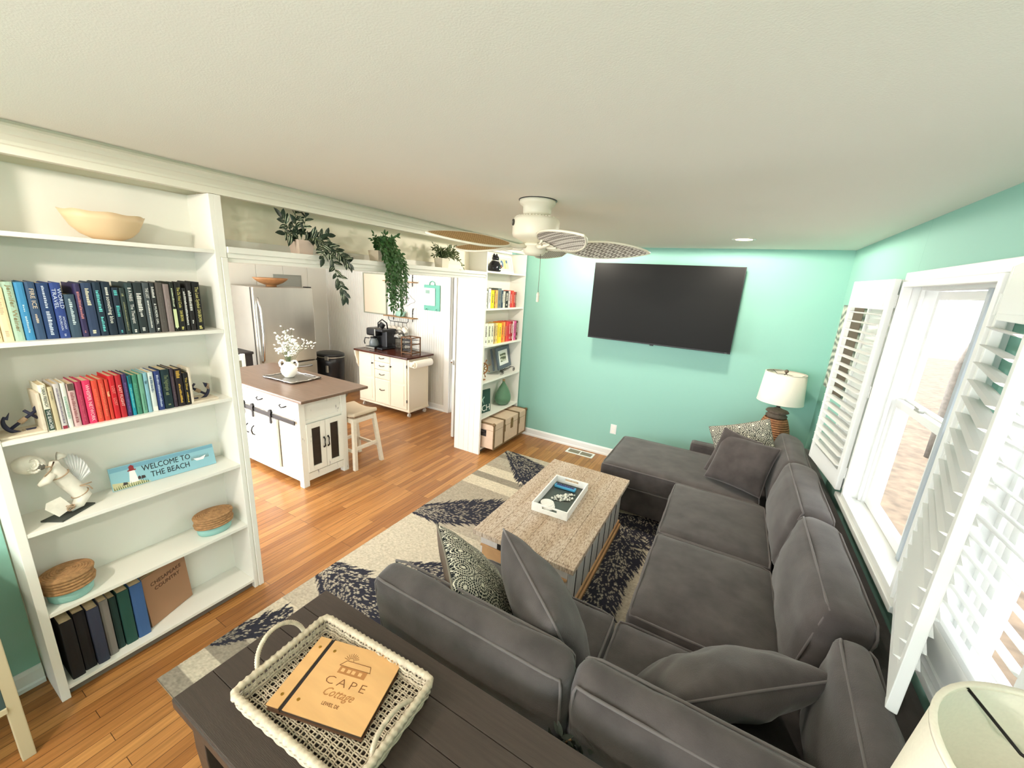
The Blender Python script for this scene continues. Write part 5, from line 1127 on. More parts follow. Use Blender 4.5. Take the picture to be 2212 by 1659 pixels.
def blade(ang):
    a = math.radians(ang); T = Matrix.Translation((FX, FY, 2.20)) @ Matrix.Rotation(a, 4, 'Z') @ Matrix.Rotation(math.radians(-20), 4, 'X')
    L0, L1 = .17, .645; n = 22; vs = []; fs = []
    m_ = 8
    for i in range(n+1):
        s = i/n; w_ = .102*math.sin(PI*(s**.8))**.72 if 0 < s < 1 else .0008
        for sg in (1, -1):
            for j in range(m_+1):
                v = -1+2*j/m_; vs.append((L0+(L1-L0)*s, w_*v, sg*.0035+.006*math.cos(v*PI/2)*math.sin(PI*s)))
    q = 2*(m_+1)
    for i in range(n):
        for j in range(m_):
            A = i*q+j; fs.append((A, A+q, A+q+1, A+1)); B = i*q+m_+1+j; fs.append((B, B+1, B+q+1, B+q))
    b = MB(); b.T = T; b.m = 0; b.add(vs, fs[0::2], True); b.m = 1; b.add(vs, fs[1::2], True)
    o = b.build('blade', [WOV, WOV2], t)
    rim = [(vs[i*q][0], vs[i*q][1], 0) for i in range(n+1)]+[(vs[i*q+m_][0], vs[i*q+m_][1], 0) for i in range(n, -1, -1)]
    r_ = MB(); r_.T = T; r_.tube(rim, .006, 6, closed=True); r_.build('blade_rim', FW, o)
    k = MB(); k.T = T; k.tube([(.06, 0, -.0), (.11, 0, -.012), (.16, .0, -.008), (.24, 0, -.008)], .012, 8, rad=[.016, .012, .014, .006])
    for sy in (-1, 1): k.tube([(.15, 0, -.01), (.19, sy*.03, -.009), (.235, sy*.042, -.007)], .007, 6)
    k.bbox((.15, -.03, -.010), (.24, .03, -.005), .003)
    k.build('blade_arm', FW, o)
for k in range(5): blade(-117+72*k)

# ---------------------------------------------------------------- lamps
SHADE = mat('linen_shade', (228, 222, 208), .9, var=.03, vscale=200)
def lamp(label, x, y, z, ztop):
    t = thing('table_lamp', label, 'lamp', (x, y, z), group='drum shade table lamps')
    LB = mat('weathered_turned_wood', (104, 90, 78), .7, var=.25, vscale=60); zs = ztop-.275
    b = MB(); R0, R1 = .186, .163
    b.lathe([(R0, zs), (R1, ztop), (R1-.003, ztop), (R0-.003, zs+.001)], (x, y, 0), 56, caps=False); sh = b.build('lamp_shade', SHADE, t)
    b = MB(); b.lathe([(R1-.006, ztop-.004), (R1+.001, ztop-.004), (R1+.001, ztop+.002), (R1-.006, ztop+.002)], (x, y, 0), 56, caps=False); b.build('shade_rim', SHADE, sh); b = MB(); b.lathe([(R0-.006, zs-.001), (R0+.001, zs-.001), (R0+.001, zs+.005), (R0-.006, zs+.005)], (x, y, 0), 56, caps=False); b.build('shade_rim', SHADE, sh)
    b = MB()
    for k in range(3):
        a = 2*PI*k/3+2.2; b.tube([(x, y, ztop-.012), (x+R1*.6*math.cos(a), y+R1*.6*math.sin(a), ztop-.03), (x+(R1-.004)*math.cos(a), y+(R1-.004)*math.sin(a), ztop-.004)], .0022, 5)
    b.tube([(x-.03, y, zs+.01), (x-.045, y, zs+.08), (x-.03, y, ztop-.03), (x, y, ztop-.012), (x+.03, y, ztop-.03), (x+.045, y, zs+.08), (x+.03, y, zs+.01)], .002, 5); b.build('harp', BLACKM, t)
    b = MB(); b.ball((x, y, ztop+.014), .017, 14); b.cyl((x, y, ztop-.012), (x, y, ztop+.005), .007, 10); b.build('finial', LB, t)
    b = MB(); b.cyl((x, y, zs-.055), (x, y, zs+.04), .016, 14); b.tube([(x+.035*math.cos(a), y+.035*math.sin(a), zs+.005) for a in [2*PI*k/16 for k in range(16)]], .003, 5, closed=True); b.build('socket', BLACKM, t)
    hb = zs-.055-z; 
    b = MB(); b.lathe([(.07, hb-.105), (.085, hb-.09), (.088, hb-.075), (.07, hb-.062), (.075, hb-.055), (.095, hb-.04), (.085, hb-.026), (.04, hb-.012), (.016, hb)], (x, y, z), 36); b.build('turned_base', LB, t)
    b = MB(); n = 18
    for k in range(n):
        s_ = k/(n-1); rr = .075+.055*math.sin(PI*(.12+.8*s_)); b.tube([(x+rr*math.cos(a), y+rr*math.sin(a), z+.008+(hb-.118)*s_) for a in [2*PI*j/32 for j in range(32)]], .0095, 6, closed=True)
    b.lathe([(.09, .002), (.12, (hb-.1)*.5), (.09, hb-.11)], (x, y, z), 24); b.build('woven_body', mat('woven_tan', (178, 124, 88), .8, var=.3, vscale=50, bump=.5, bscale=60), t)
    b = MB(); b.lathe([(.02, 0), (.028, .02), (.03, .05), (.012, .08), (1e-4, .085)], (x, y, zs+.04), 16); b.build('bulb', mat('bulb_glass', (240, 238, 230), .3), t)
    return t
lamp('table lamp with white drum shade in the far corner behind the sofa', .467, 4.34, .56, 1.345)
lamp('table lamp with cream drum shade cut off at the lower right corner', .452, .56, .801, 1.50)
t = thing('side_table', 'woven tan drum table in the corner under the far lamp', 'side table', (.45, 4.38, 0))
b = MB(); b.lathe([(.13, 0), (.135, .02), (.14, .3), (.145, .5), (.15, .54), (.15, .552)], (.467, 4.41, 0), 40, 1, 1); 
b.build('drum', mat('woven_tan', (178, 124, 88), .8, var=.3, vscale=50, bump=.5, bscale=60), t)
b = MB()
for k in range(9): b.tube([(.467+(.138+.001*k)*math.cos(a), 4.41+(.138+.001*k)*math.sin(a), .36+.022*k) for a in [2*PI*j/36 for j in range(36)]], .008, 6, closed=True)
b.lathe([(.152, .552), (.152, .558), (1e-4, .559)], (.467, 4.41, 0), 40); b.build('woven_rim', MATS['woven_tan'], t)

# ---------------------------------------------------------------- window and shutters
def window(idx, y0, y1, mull):
    z0, z1 = .84, 2.125; fr = MB(); X = XR
    # casing on the room side
    c = .05
    fr.bbox((X-.022, y0-c, z0-.02), (X, y0, z1+c), .004); fr.bbox((X-.022, y1, z0-.02), (X, y1+c, z1+c), .004); fr.bbox((X-.026, y0-c-.01, z1), (X, y1+c+.01, z1+c), .004)
    fr.bbox((X-.06, y0-c-.015, z0-.03), (X+.02, y1+c+.015, z0), .004); fr.bbox((X-.02, y0-c, z0-.075), (X, y1+c, z0-.03), .003)
    # shutter frame and jambs
    fr.bbox((X-.045, y0, z0), (X-.005, y0+.028, z1), .003); fr.bbox((X-.045, y1-.028, z0), (X-.005, y1, z1), .003); fr.bbox((X-.045, y0, z1-.03), (X-.005, y1, z1), .003); fr.bbox((X-.045, y0, z0), (X-.005, y1, z0+.03), .003)
    fr.box((X-.005, y0, z0), (X+.14, y0+.012, z1)); fr.box((X-.005, y1-.012, z0), (X+.14, y1, z1)); fr.box((X-.005, y0, z1-.012), (X+.14, y1, z1)); fr.box((X-.005, y0, z0), (X+.14, y1, z0+.012))
    fr.bbox((X+.03, y0+.012, z0+.012), (X+.045, y0+.035, z1-.012), .002); fr.bbox((X+.03, y1-.035, z0+.012), (X+.045, y1-.012, z1-.012), .002); fr.bbox((X+.03, y0+.012, z1-.04), (X+.12, y1-.012, z1-.012), .003)
    tag(fr.build('window_%d' % idx, WHITE2), kind='structure'); root = bpy.data.objects['window_%d' % idx]
    cols = [(y0+.03, mull-.02), (mull+.02, y1-.03)] if mull else [(y0+.03, y1-.03)]
    if mull:
        b = MB(); b.bbox((X+.05, mull-.014, z0+.012), (X+.13, mull+.014, z1-.012), .003); b.build('mullion', mat('blue_grey_mullion', (172, 180, 186), .5), root)
    for (a, d) in cols:
        zm = 1.475
        for nm_, xs, za, zb in (('upper_sash', X+.095, zm-.02, z1-.045), ('lower_sash', X+.062, z0+.014, zm+.022)):
            b = MB(); q = .036
            b.bbox((xs, a, za), (xs+.03, a+q, zb), .003); b.bbox((xs, d-q, za), (xs+.03, d, zb), .003); b.bbox((xs, a, zb-.04), (xs+.03, d, zb), .003); b.bbox((xs, a, za), (xs+.03, d, za+.05), .003)
            o = b.build(nm_, WHITE2, root); b = MB(); b.box((xs+.013, a+q-.006, za+.04), (xs+.016, d-q+.006, zb-.033)); b.build('pane', GLASS, o)
            if nm_ == 'lower_sash':
                b = MB(); b.bbox((xs-.004, (a+d)/2-.03, zb), (xs+.02, (a+d)/2+.03, zb+.012), .003); b.tube([(xs+.005, (a+d)/2, zb+.012), (xs-.004, (a+d)/2+.02, zb+.02)], .004, 6); b.build('sash_lock', mat('lock_grey', (150, 150, 140), .4), o)
window(1, W1[0], W1[1], 2.30); window(2, W2[0], W2[1], None)
def shutter(label, hinge, free, z0, z1, tilt, n=17, group='plantation shutters', top=.17, bot=.115, mid=None, flip=1):
    h = Vector((*hinge, 0)); f = Vector((*free, 0)); d = (f-h); L = d.length; nrm = Vector((0, 0, 1)).cross(d.normalized())
    T = frame((h.x, h.y, 0), d, nrm); t = thing('shutter', label, 'shutter', (h.x, h.y, z0), group=group)
    th = .014; st_ = .045
    b = MB(); b.T = T
    b.bbox((0, -th, z0), (st_, th, z1), .003); b.bbox((L-st_, -th, z0), (L, th, z1), .003); b.bbox((st_, -th*.9, z1-top), (L-st_, th*.9, z1), .003); b.bbox((st_, -th*.9, z0), (L-st_, th*.9, z0+bot), .003)
    b.bbox((st_+.02, -th*1.1, z1-top+.02), (L-st_-.02, th*1.1, z1-.03), .003)
    b.build('panel_frame', WHITE2, t)
    b = MB(); b.T = T; hh = z1-top-z0-bot; p = hh/n; wv_ = .032
    for k in range(n):
        zc = z0+bot+p*(k+.5); a = math.radians(tilt); c_, s_ = math.cos(a), math.sin(a)
        prof_ = [(-wv_, 0), (-wv_*.6, .0038), (0, .005), (wv_*.6, .0038), (wv_, 0), (wv_*.6, -.0038), (0, -.005), (-wv_*.6, -.0038)]
        pp = [(zc+q[0]*s_+q[1]*c_, 0) for q in prof_]
        vs = []
        for X_ in (st_+.001, L-st_-.001):
            for q in prof_: vs.append((X_, q[0]*c_-q[1]*s_, zc+q[0]*s_+q[1]*c_))
        m8 = len(prof_); b.add(vs, [(i, (i+1) % m8, m8+(i+1) % m8, m8+i) for i in range(m8)]+[tuple(range(m8))[::-1], tuple(range(m8, 2*m8))], False)
    b.build('louvers', WHITE2, t)
    for zc in (z0+.12, (z0+z1)/2, z1-.12):
        b = MB(); b.T = T; b.bbox((-.012, -th-.002, zc-.035), (.014, -th+.0005, zc+.035), .001); b.cyl((-.002, -th-.002, zc-.035), (-.002, -th-.002, zc+.035), .004, 8)
        b.build('hinge', mat('hinge_white', (214, 216, 212), .35), t)
    return t
shutter('open plantation shutter leaf at the far side, swung back over the picture', (.722, 2.985), (.655, 3.572), .862, 2.14, 0)
shutter('second shutter leaf folded flat behind the far one, near the window wall', (.763, 3.575), (.763, 3.02), .862, 2.14, 84)
shutter('near shutter leaf sticking out into the room, seen edge-on', (.745, 1.935), (.578, 1.335), .860, 2.14, -14)
shutter('closed shutter leaf over the near window, behind the protruding leaf', (.757, 1.735), (.757, 1.255), .862, 2.11, -28, top=.09)
shutter('closed shutter leaf at the right frame edge, over the near window', (.757, .765), (.757, 1.245), .862, 2.11, 28, top=.09)

# outside: leaf-strewn ground, bare trees
mb = MB(); mb.box((XR+.14, -8, -.9), (40, 30, -.6)); GR_ = mat('leaf_litter_ground', (92, 76, 60), .95, var=.35, vscale=6)
o = struct('ground', mb, GR_)
r = random.Random(21); BK = mat('grey_bark', (84, 76, 68), .9, var=.2, vscale=20)
def tree(x, y, h, rr, label, seed):
    r = random.Random(seed); b = MB()
    def br(p, d, L, rad, dep):
        pts = [p]; 
        for k in range(4): d = (d+Vector((r.gauss(0, .12), r.gauss(0, .12), r.gauss(0, .06)))).normalized(); pts.append(pts[-1]+d*L/4)
        b.tube(pts, rad, 6, rad=[rad*(1-.12*k) for k in range(5)])
        if dep:
            for k in range(4): q = pts[r.randint(2, 4)]; br(q, (d+Vector((r.uniform(-1, 1), r.uniform(-1, 1), r.uniform(-.1, .6)))).normalized(), L*r.uniform(.45, .7), rad*.5, dep-1)
    br(Vector((x, y, -.62)), Vector((0, 0, 1)), h, rr, 3)
    tag(b.build('bare_tree', BK), label, 'tree', 'bare trees outside')
tree(4.5, 7.2, 3.2, .09, 'bare grey tree outside the window, nearest one', 1); tree(6.2, 12.5, 4.4, .12, 'bare grey tree further back outside the window', 2); tree(3.4, 9.5, 3.4, .07, 'slender bare tree outside, behind the upper sash', 4)

# ---------------------------------------------------------------- desk at the left frame edge
t = thing('desk', 'cream painted desk corner with one straight leg at the lower left frame edge', 'desk', (-2.4, -.2, 0)); DK = mat('desk_cream', (196, 182, 150), .6)
for (x, y) in ((-2.215, .115), (-2.215, -.85), (-2.56, .115), (-2.56, -.85)):
    b = MB(); b.bbox((x-.019, y-.019, 0), (x+.019, y+.019, .72), .003); b.build('leg', DK, t)
b = MB(); b.bbox((-2.60, -.9, .72), (-2.18, .15, .745), .004); b.build('desk_top', DK, t)
b = MB(); b.bbox((-2.21, -.84, .26), (-2.19, .1, .285), .002); b.bbox((-2.57, -.84, .24), (-2.55, .1, .28), .002); b.build('stretcher', DK, t)
b = MB(); b.bbox((-2.205, -.84, .285), (-2.195, .1, .70), .002); b.build('side_panel', mat('desk_dark_panel', (62, 82, 82), .7), t)
# ================================================================ RUG (pattern is woven into the pile: one colour per tuft)
def color_mat(name, rough=.95, bump=0, bscale=300):
    m = mat(name, (200, 200, 200), rough, bump=bump, bscale=bscale, spec=.2); nt, b = nodes_of(m); a = nt.nodes.new('ShaderNodeVertexColor'); a.layer_name = 'pattern'
    nt.links.new(a.outputs['Color'], b.inputs['Base Color']); return m
def set_cols(me, cols):
    ca = me.color_attributes.new('pattern', 'FLOAT_COLOR', 'POINT'); ca.data.foreach_set('color', np.asarray(cols, dtype=np.float32).ravel())
def L3(c): return np.array(lin(c)[:3])
RX0, RX1, RY0, RY1 = -2.166, .25, .517, 3.922
st = .0050; nx = int((RX1-RX0)/st); ny = int((RY1-RY0)/st)
xs = np.linspace(RX0, RX1, nx+1); ys = np.linspace(RY0, RY1, ny+1); XX, YY = np.meshgrid(xs, ys)
rng = np.random.default_rng(3)
pal = [L3(c) for c in ((176, 166, 148), (160, 150, 134), (186, 177, 158), (140, 132, 118), (166, 157, 141), (198, 187, 166), (154, 146, 134))]
base = np.zeros(XX.shape+(3,))
bands = [(RY0, .60, 3), (.60, .72, 2), (.72, .95, 4), (.95, 1.14, 5), (1.14, 1.40, 0), (1.40, 2.28, 2), (2.28, 2.45, 4), (2.45, 3.0, 1), (3.0, 3.17, 5), (3.17, 3.28, 3), (3.28, 3.44, 5), (3.44, 3.54, 1), (3.54, 3.7, 4), (3.7, 3.8, 3), (3.8, RY1+.01, 0)]
for (a_, b_, k_) in bands:
    mk = (YY >= a_) & (YY < b_+1e-6); base[mk] = pal[k_]
for (xa_, xb_, a_, b_, k_) in ((-.6, .3, 1.8, 2.5, 4), (-1.2, -.6, 1.4, 2.0, 1), (-.5, .3, 2.5, 3.2, 0), (-2.2, -1.9, .72, .86, 3)):
    mk = (XX >= xa_) & (XX < xb_) & (YY >= a_) & (YY < b_); base[mk] = pal[k_]
# mottled tufts
ns = rng.random((ny+1, nx+1)); k = (ns+np.roll(ns, 1, 0)+np.roll(ns, 1, 1)+np.roll(ns, -1, 1))/4
base *= (1+(k-.5)[..., None]*.7)
ink = L3((46, 46, 56)); mask = np.zeros(XX.shape); 
def dash(px, py, a, L, w_):
    """stamp one ink stroke"""
    x0, x1 = px-L-w_, px+L+w_; i0, i1 = np.searchsorted(xs, (x0, x1)); j0, j1 = np.searchsorted(ys, (py-L-w_, py+L+w_))
    if i1 <= i0 or j1 <= j0: return
    X = XX[j0:j1, i0:i1]-px; Y = YY[j0:j1, i0:i1]-py; u = X*math.cos(a)+Y*math.sin(a); v = -X*math.sin(a)+Y*math.cos(a)
    ww = w_*np.clip(1-np.abs(u/L), 0, 1)**.5
    mask[j0:j1, i0:i1] = np.maximum(mask[j0:j1, i0:i1], (np.abs(v) < ww) & (np.abs(u) < L))
light = []
def fern(pts, wid, seed, n=None):
    """a broad frond: dark field with pale flecks and a spiky border, following a spine"""
    r = random.Random(seed); P = [Vector((*p, 0)) for p in pts]; Ls = [(P[i+1]-P[i]).length for i in range(len(P)-1)]; T_ = sum(Ls)
    for q in np.linspace(0, len(P)-1.0001, int(T_/.004)):
        i = int(q); p = P[i].lerp(P[i+1], q-i); w_ = (wid[i]+(wid[i+1]-wid[i])*(q-i))*.84; d = (P[i+1]-P[i]).normalized()
        for e in np.arange(-w_, w_, .012):
            px, py = p.x-d.y*e, p.y+d.x*e; dash(px, py, math.atan2(d.y, d.x), .012, .011)
    for _ in range(n or int(T_*sum(wid)/len(wid)*2*2600)):
        s = r.random(); q = s*(len(P)-1); i = min(int(q), len(P)-2); p = P[i].lerp(P[i+1], q-i); d = (P[i+1]-P[i]).normalized(); nrm = Vector((-d.y, d.x, 0))
        w_ = wid[i]+(wid[i+1]-wid[i])*(q-i); edge = r.random() < .3; e = r.choice((-1, 1))*r.uniform(.8, 1.04) if edge else r.uniform(-.8, .8); pp = p+nrm*w_*e; a = math.atan2(d.y, d.x)+math.copysign(.25+.55*abs(e), e)
        if edge: dash(pp.x, pp.y, a, r.uniform(.03, .05), .0052)
        else: light.append((pp.x, pp.y, a, r.uniform(.009, .014)))
fern([(-2.19, 3.93), (-1.88, 3.74), (-1.58, 3.54), (-1.2, 3.3)], [.01, .13, .24, .3], 1)
fern([(-2.2, 2.33), (-1.95, 2.44), (-1.65, 2.65), (-1.2, 2.95)], [.04, .17, .20, .22], 2)
fern([(-2.17, 1.45), (-1.9, 1.42), (-1.6, 1.30), (-1.15, 1.2)], [.07, .17, .2, .22], 3)
fern([(-1.78, 1.76), (-1.5, 1.80), (-1.1, 1.75)], [.02, .14, .2], 13)
fern([(-2.17, .76), (-2.1, .90), (-1.98, 1.08), (-1.8, 1.0)], [.02, .07, .10, .10], 4)
fern([(-.62, 3.35), (-.50, 2.9), (-.52, 2.5), (-.54, 2.1), (-.62, 1.8)], [.2, .20, .15, .19, .15], 5)
fern([(-.42, 3.4), (-.28, 3.2), (-.2, 3.0)], [.1, .1, .08], 6)
dark_mask = mask; mask = np.zeros(XX.shape)
for (px, py, a, L_) in light: dash(px, py, a, L_, .0042)
mask = np.where((mask > 0) & (rng.random(XX.shape) > .12), dark_mask*.15, dark_mask)
col = base*(1-mask[..., None])+ink*mask[..., None]*(1+(k-.5)[..., None]*.5)
Z = .009+rng.random(XX.shape)*.0022
vs = np.stack([XX, YY, Z], -1).reshape(-1, 3); W_ = nx+1
ii, jj = np.meshgrid(np.arange(nx), np.arange(ny)); a_ = (jj*W_+ii).ravel(); F_ = np.stack([a_, a_+1, a_+W_+1, a_+W_], 1)
nv = len(vs); per = np.concatenate([np.arange(W_), np.arange(1, ny+1)*W_+nx, (ny*W_+nx)-np.arange(1, nx+1), (np.arange(ny-1, 0, -1))*W_])
low = vs[per].copy(); low[:, 2] = .001; k_ = np.arange(len(per)); S_ = np.stack([per, nv+k_, nv+(k_+1) % len(per), np.roll(per, -1)], 1)[:, ::-1]
allv = np.concatenate([vs, low]); allf = np.concatenate([F_, S_])
me = bpy.data.meshes.new('area_rug'); me.vertices.add(len(allv)); me.vertices.foreach_set('co', allv.ravel()); me.loops.add(allf.size); me.loops.foreach_set('vertex_index', allf.ravel().astype(np.int32))
me.polygons.add(len(allf)); me.polygons.foreach_set('loop_start', np.arange(len(allf), dtype=np.int32)*4); me.polygons.foreach_set('loop_total', np.full(len(allf), 4, dtype=np.int32)); me.update(calc_edges=True); me.validate()
cc = np.ones((len(allv), 4)); cc[:nv, :3] = col.reshape(-1, 3); cc[nv:, :3] = L3((196, 186, 164)); set_cols(me, cc)
me.materials.append(color_mat('rug_wool')); o = bpy.data.objects.new('area_rug', me); C.objects.link(o)
tag(o, 'large beige and navy area rug with feathery frond pattern under the coffee table', 'rug')

# ================================================================ SECTIONAL SOFA
t = thing('sectional_sofa', 'large dark grey U-shaped sectional sofa with chaise at the far end', 'sofa', (.2, 2.6, 0)); SF = t
TT = lambda x, y, z, rx=0, ry=0, rz=0: Matrix.Translation((x, y, z)) @ Matrix.Rotation(rz, 4, 'Z') @ Matrix.Rotation(ry, 4, 'Y') @ Matrix.Rotation(rx, 4, 'X')
rd = math.radians
zr = .0135
b = MB(); b.bbox((-.81, 3.335, .05), (.74, 4.13, .30), .02); b.bbox((-.19, 1.0, .05), (.74, 3.4, .30), .02); b.bbox((-1.03, .90, .05), (.74, 1.66, .30), .02); b.build('base', SOFA, t)
b = MB(); b.bbox((-.20, 4.13, .05), (.74, 4.255, .56), .03); b.build('arm', SOFA, t)
b = MB(); b.bbox((.66, .86, .05), (.768, 4.25, .71), .035); b.build('back_frame', SOFA, t); b = MB(); b.bbox((-1.04, .855, .05), (.70, .925, .60), .03); b.build('back_frame', SOFA, t)
for (x, y) in ((-.77, 3.38), (-.77, 4.08), (-.98, .95), (-.98, 1.6), (-.15, 2.4), (.68, 4.2), (.68, .95)):
    zb2 = zr if (RX0 < x < RX1 and RY0 < y < RY1) else .0
    b = MB(); b.cyl((x, y, zb2), (x, y, .06), .02, 12, .026); b.build('leg', mat('dark_foot', (50, 40, 30), .6), t)
cushion('seat_cushion', TT(-.228, 3.715, .388), (.622, .42, .092), t, SOFA, .04, (0, 0, .02), .005, 1)
cushion('seat_cushion', TT(.10, 2.89, .392), (.325, .412, .096), t, SOFA, .045, (.006, 0, .022), .005, 2)
cushion('seat_cushion', TT(.10, 2.085, .392), (.325, .40, .096), t, SOFA, .045, (.006, 0, .022), .005, 3)
cushion('seat_cushion', TT(-.652, 1.345, .378), (.392, .335, .084), t, SOFA, .04, (0, .006, .018), .004, 4)
cushion('seat_cushion', TT(.13, 1.345, .376), (.385, .332, .084), t, SOFA, .04, (0, .006, .018), .004, 5)
# back cushions: local z = thickness
def back(o, xax, up, h, seed, puff=.03, r=.055):
    return cushion('back_cushion', frame(o, xax, up), h, t, SOFA, r, (.004, .016, puff), .012, seed, pipe=(1, -1), pr_=.005)
back((-.672, 1.0, .655), (-1, 0, 0), (0, -.13, 1), (.412, .205, .072), 11)
back((.135, 1.01, .655), (-1, 0, 0), (0, -.13, 1), (.385, .205, .072), 12)
back((.535, 2.095, .665), (0, 1, 0), (.18, 0, 1), (.40, .205, .095), 13, .045)
back((.535, 2.905, .665), (0, 1, 0), (.18, 0, 1), (.405, .205, .092), 14, .04)
back((.54, 3.72, .655), (0, 1, 0), (.2, 0, 1), (.385, .195, .085), 15, .04)
back((.53, 1.305, .645), (.05, 1, 0), (.08, 0, 1), (.335, .200, .062), 16, .03)

# ================================================================ THROW PILLOWS
def pillow(label, T, w_, h_, th, m, seed, pattern=False, pinch=.08, exp=.5, wr=.007, name='throw_pillow', backm=None):
    t = thing(name, label, 'pillow', T.translation[:], group=None)
    b = MB(); N_ = 190 if pattern else 30
    edge = pillow_mesh(b, T, w_, h_, th, N_, wr, seed, pinch, exp)
    o = b.build('cover', m, t)
    if pattern:
        Ti = T.inverted(); n = len(o.data.vertices); co_ = np.empty(n*3); o.data.vertices.foreach_get('co', co_); co_ = co_.reshape(-1, 3)+np.array(T.translation)
        Mi = np.array(Ti.to_3x3()); loc = (co_-np.array(T.translation)) @ Mi.T
        x, y, z = loc[:, 0], loc[:, 1], loc[:, 2]; cell = .104
        rows = np.round(y/(cell*.87)); xo = (rows % 2)*.5*cell; cxs = np.round((x-xo)/cell)*cell+xo; cys = rows*cell*.87
        best = np.full(n, 9.); bx = np.zeros(n); by = np.zeros(n)
        for dr_ in (-1, 0, 1):
            rw = rows+dr_; xo = (np.abs(rw) % 2)*.5*cell; q = np.round((x-xo)/cell)
            for dc in (-1, 0, 1):
                X = (q+dc)*cell+xo; Y = rw*cell*.87; d = np.hypot(x-X, y-Y); mk = d < best; best[mk] = d[mk]; bx[mk] = X[mk]; by[mk] = Y[mk]
        ang = np.arctan2(y-by, x-bx); ringf = best/.0122+.35; ri = np.floor(ringf); ring = np.abs(ringf-ri-.5) < .38; cnt = np.maximum(1, np.floor(ri*8+3)); aa = ang*cnt/(2*PI); dashm = np.abs(aa-np.floor(aa)-.5) < .40
        light = ~(ring & dashm); light |= (best < .006)
        cr_ = np.ones((n, 4)); cr_[:, :3] = L3((30, 35, 37)); cr_[light, :3] = L3((212, 208, 190))
        if backm: bk = z < -.002; cr_[bk, :3] = L3(backm)
        set_cols(o.data, cr_)
    p = MB(); p.tube(edge, .0048, 6, closed=True); p.build('piping', SOFAD if not pattern else mat('pillow_piping', (120, 116, 104), .9), o)
    return t
PPAT = color_mat('patterned_pillow_fabric', .9, .2)
pillow('patterned dark and cream ring print pillow leaning on the near sofa back', frame((-.815, 1.275, .675), (-.73, .68, -.06), (-.50, -.45, .74)), .47, .46, .17, PPAT, 1, True, backm=(104, 92, 82), pinch=.05, exp=.42)
pillow('plain grey pillow standing next to the patterned one on the near seat', frame((-.50, 1.30, .682), (.757, -.654, 0), (-.275, -.318, .907)), .54, .47, .25, SOFA, 2, pinch=.05, exp=.42, wr=.011)
pillow('large grey pillow wedged across the near corner of the sofa', frame((.185, 1.425, .605), (.50, .39, .03), (.43, -.55, .71)), .60, .42, .22, SOFA, 3, pinch=.06, wr=.016, exp=.42)
pillow('grey square pillow leaning at the far end of the chaise', frame((.222, 3.525, .69), (.39, -.16, 0), (.135, .2, .36)), .43, .42, .14, SOFA, 4, pinch=.06, exp=.42)
pillow('ring print patterned pillow behind the grey one on the chaise', frame((.235, 3.78, .735), (.425, .03, .16), (-.22, .3, .8)), .47, .44, .13, PPAT, 5, True, pinch=.06)
pillow('grey pillow squeezed between the two others on the chaise, one corner showing', frame((.155, 3.60, .70), (.40, -.14, -.06), (.10, .28, .8)), .30, .40, .08, SOFA, 6, pinch=.05, exp=.42)

# ================================================================ COFFEE TABLE
CW_ = mat('whitewashed_mango', (198, 180, 152), .7); nt, bs = nodes_of(CW_); N = nt.nodes.new; Lk = nt.links.new
tc = N('ShaderNodeTexCoord'); m1 = N('ShaderNodeMapping'); m1.inputs['Scale'].default_value = (150, 42, 40); Lk(tc.outputs['Object'], m1.inputs[0])
n1 = N('ShaderNodeTexNoise'); n1.inputs['Scale'].default_value = 1; n1.inputs['Detail'].default_value = 3; Lk(m1.outputs[0], n1.inputs[0])
m2 = N('ShaderNodeMapping'); m2.inputs['Scale'].default_value = (9, 1.2, 3); Lk(tc.outputs['Object'], m2.inputs[0]); n2 = N('ShaderNodeTexNoise'); n2.inputs['Scale'].default_value = 1; n2.inputs['Detail'].default_value = 4; Lk(m2.outputs[0], n2.inputs[0])
cr = N('ShaderNodeValToRGB'); e = cr.color_ramp.elements; e[0].position = .34; e[0].color = lin((156, 138, 124)); e[1].position = .60; e[1].color = lin((222, 212, 200)); q = e.new(.45); q.color = lin((200, 186, 170)); Lk(n1.outputs['Fac'], cr.inputs[0])
cr2 = N('ShaderNodeValToRGB'); e = cr2.color_ramp.elements; e[0].position = .3; e[0].color = lin((212, 196, 178)); e[1].position = .7; e[1].color = lin((238, 233, 228)); Lk(n2.outputs['Fac'], cr2.inputs[0])
mx = N('ShaderNodeMix'); mx.data_type = 'RGBA'; mx.blend_type = 'MULTIPLY'; mx.inputs[0].default_value = 1; Lk(cr.outputs[0], mx.inputs[6]); Lk(cr2.outputs[0], mx.inputs[7]); Lk(mx.outputs[2], bs.inputs['Base Color'])
bp = N('ShaderNodeBump'); bp.inputs['Strength'].default_value = .5; bp.inputs['Distance'].default_value = .003; Lk(n1.outputs['Fac'], bp.inputs['Height']); Lk(bp.outputs[0], bs.inputs['Normal'])
SLW = mat('weathered_white_slat', (196, 190, 184), .7, var=.12, vscale=12, stretch=(3, 3, .5)); TN = mat('honey_wood', (184, 142, 98), .6, var=.15, vscale=10)
t = thing('coffee_table', 'whitewashed plank trunk style coffee table with iron straps', 'coffee table', (-.895, 2.5, zr))
b = MB(); x0, x1, y0, y1 = -1.237, -.553, 1.85, 3.143
for k in range(6): w_ = (x1-x0-.004)/6; b.bbox((x0+.002+w_*k, y0+.02, .428), (x0+.002+w_*(k+1)-.0008, y1-.02, .46), .002)
b.bbox((x0, y0, .425), (x1, y0+.022, .458), .003); b.bbox((x0, y1-.022, .425), (x1, y1, .458), .003); b.bbox((x1-.004, y0, .425), (x1+.001, y1, .458), .002); b.build('plank_top', CW_, t)
X0, X1, Y0, Y1 = -1.20, -.600, 1.90, 3.10
b = MB(); b.box((X0, Y0, .08), (X1, Y1, .426)); n = 8; p = (Y1-Y0)/n
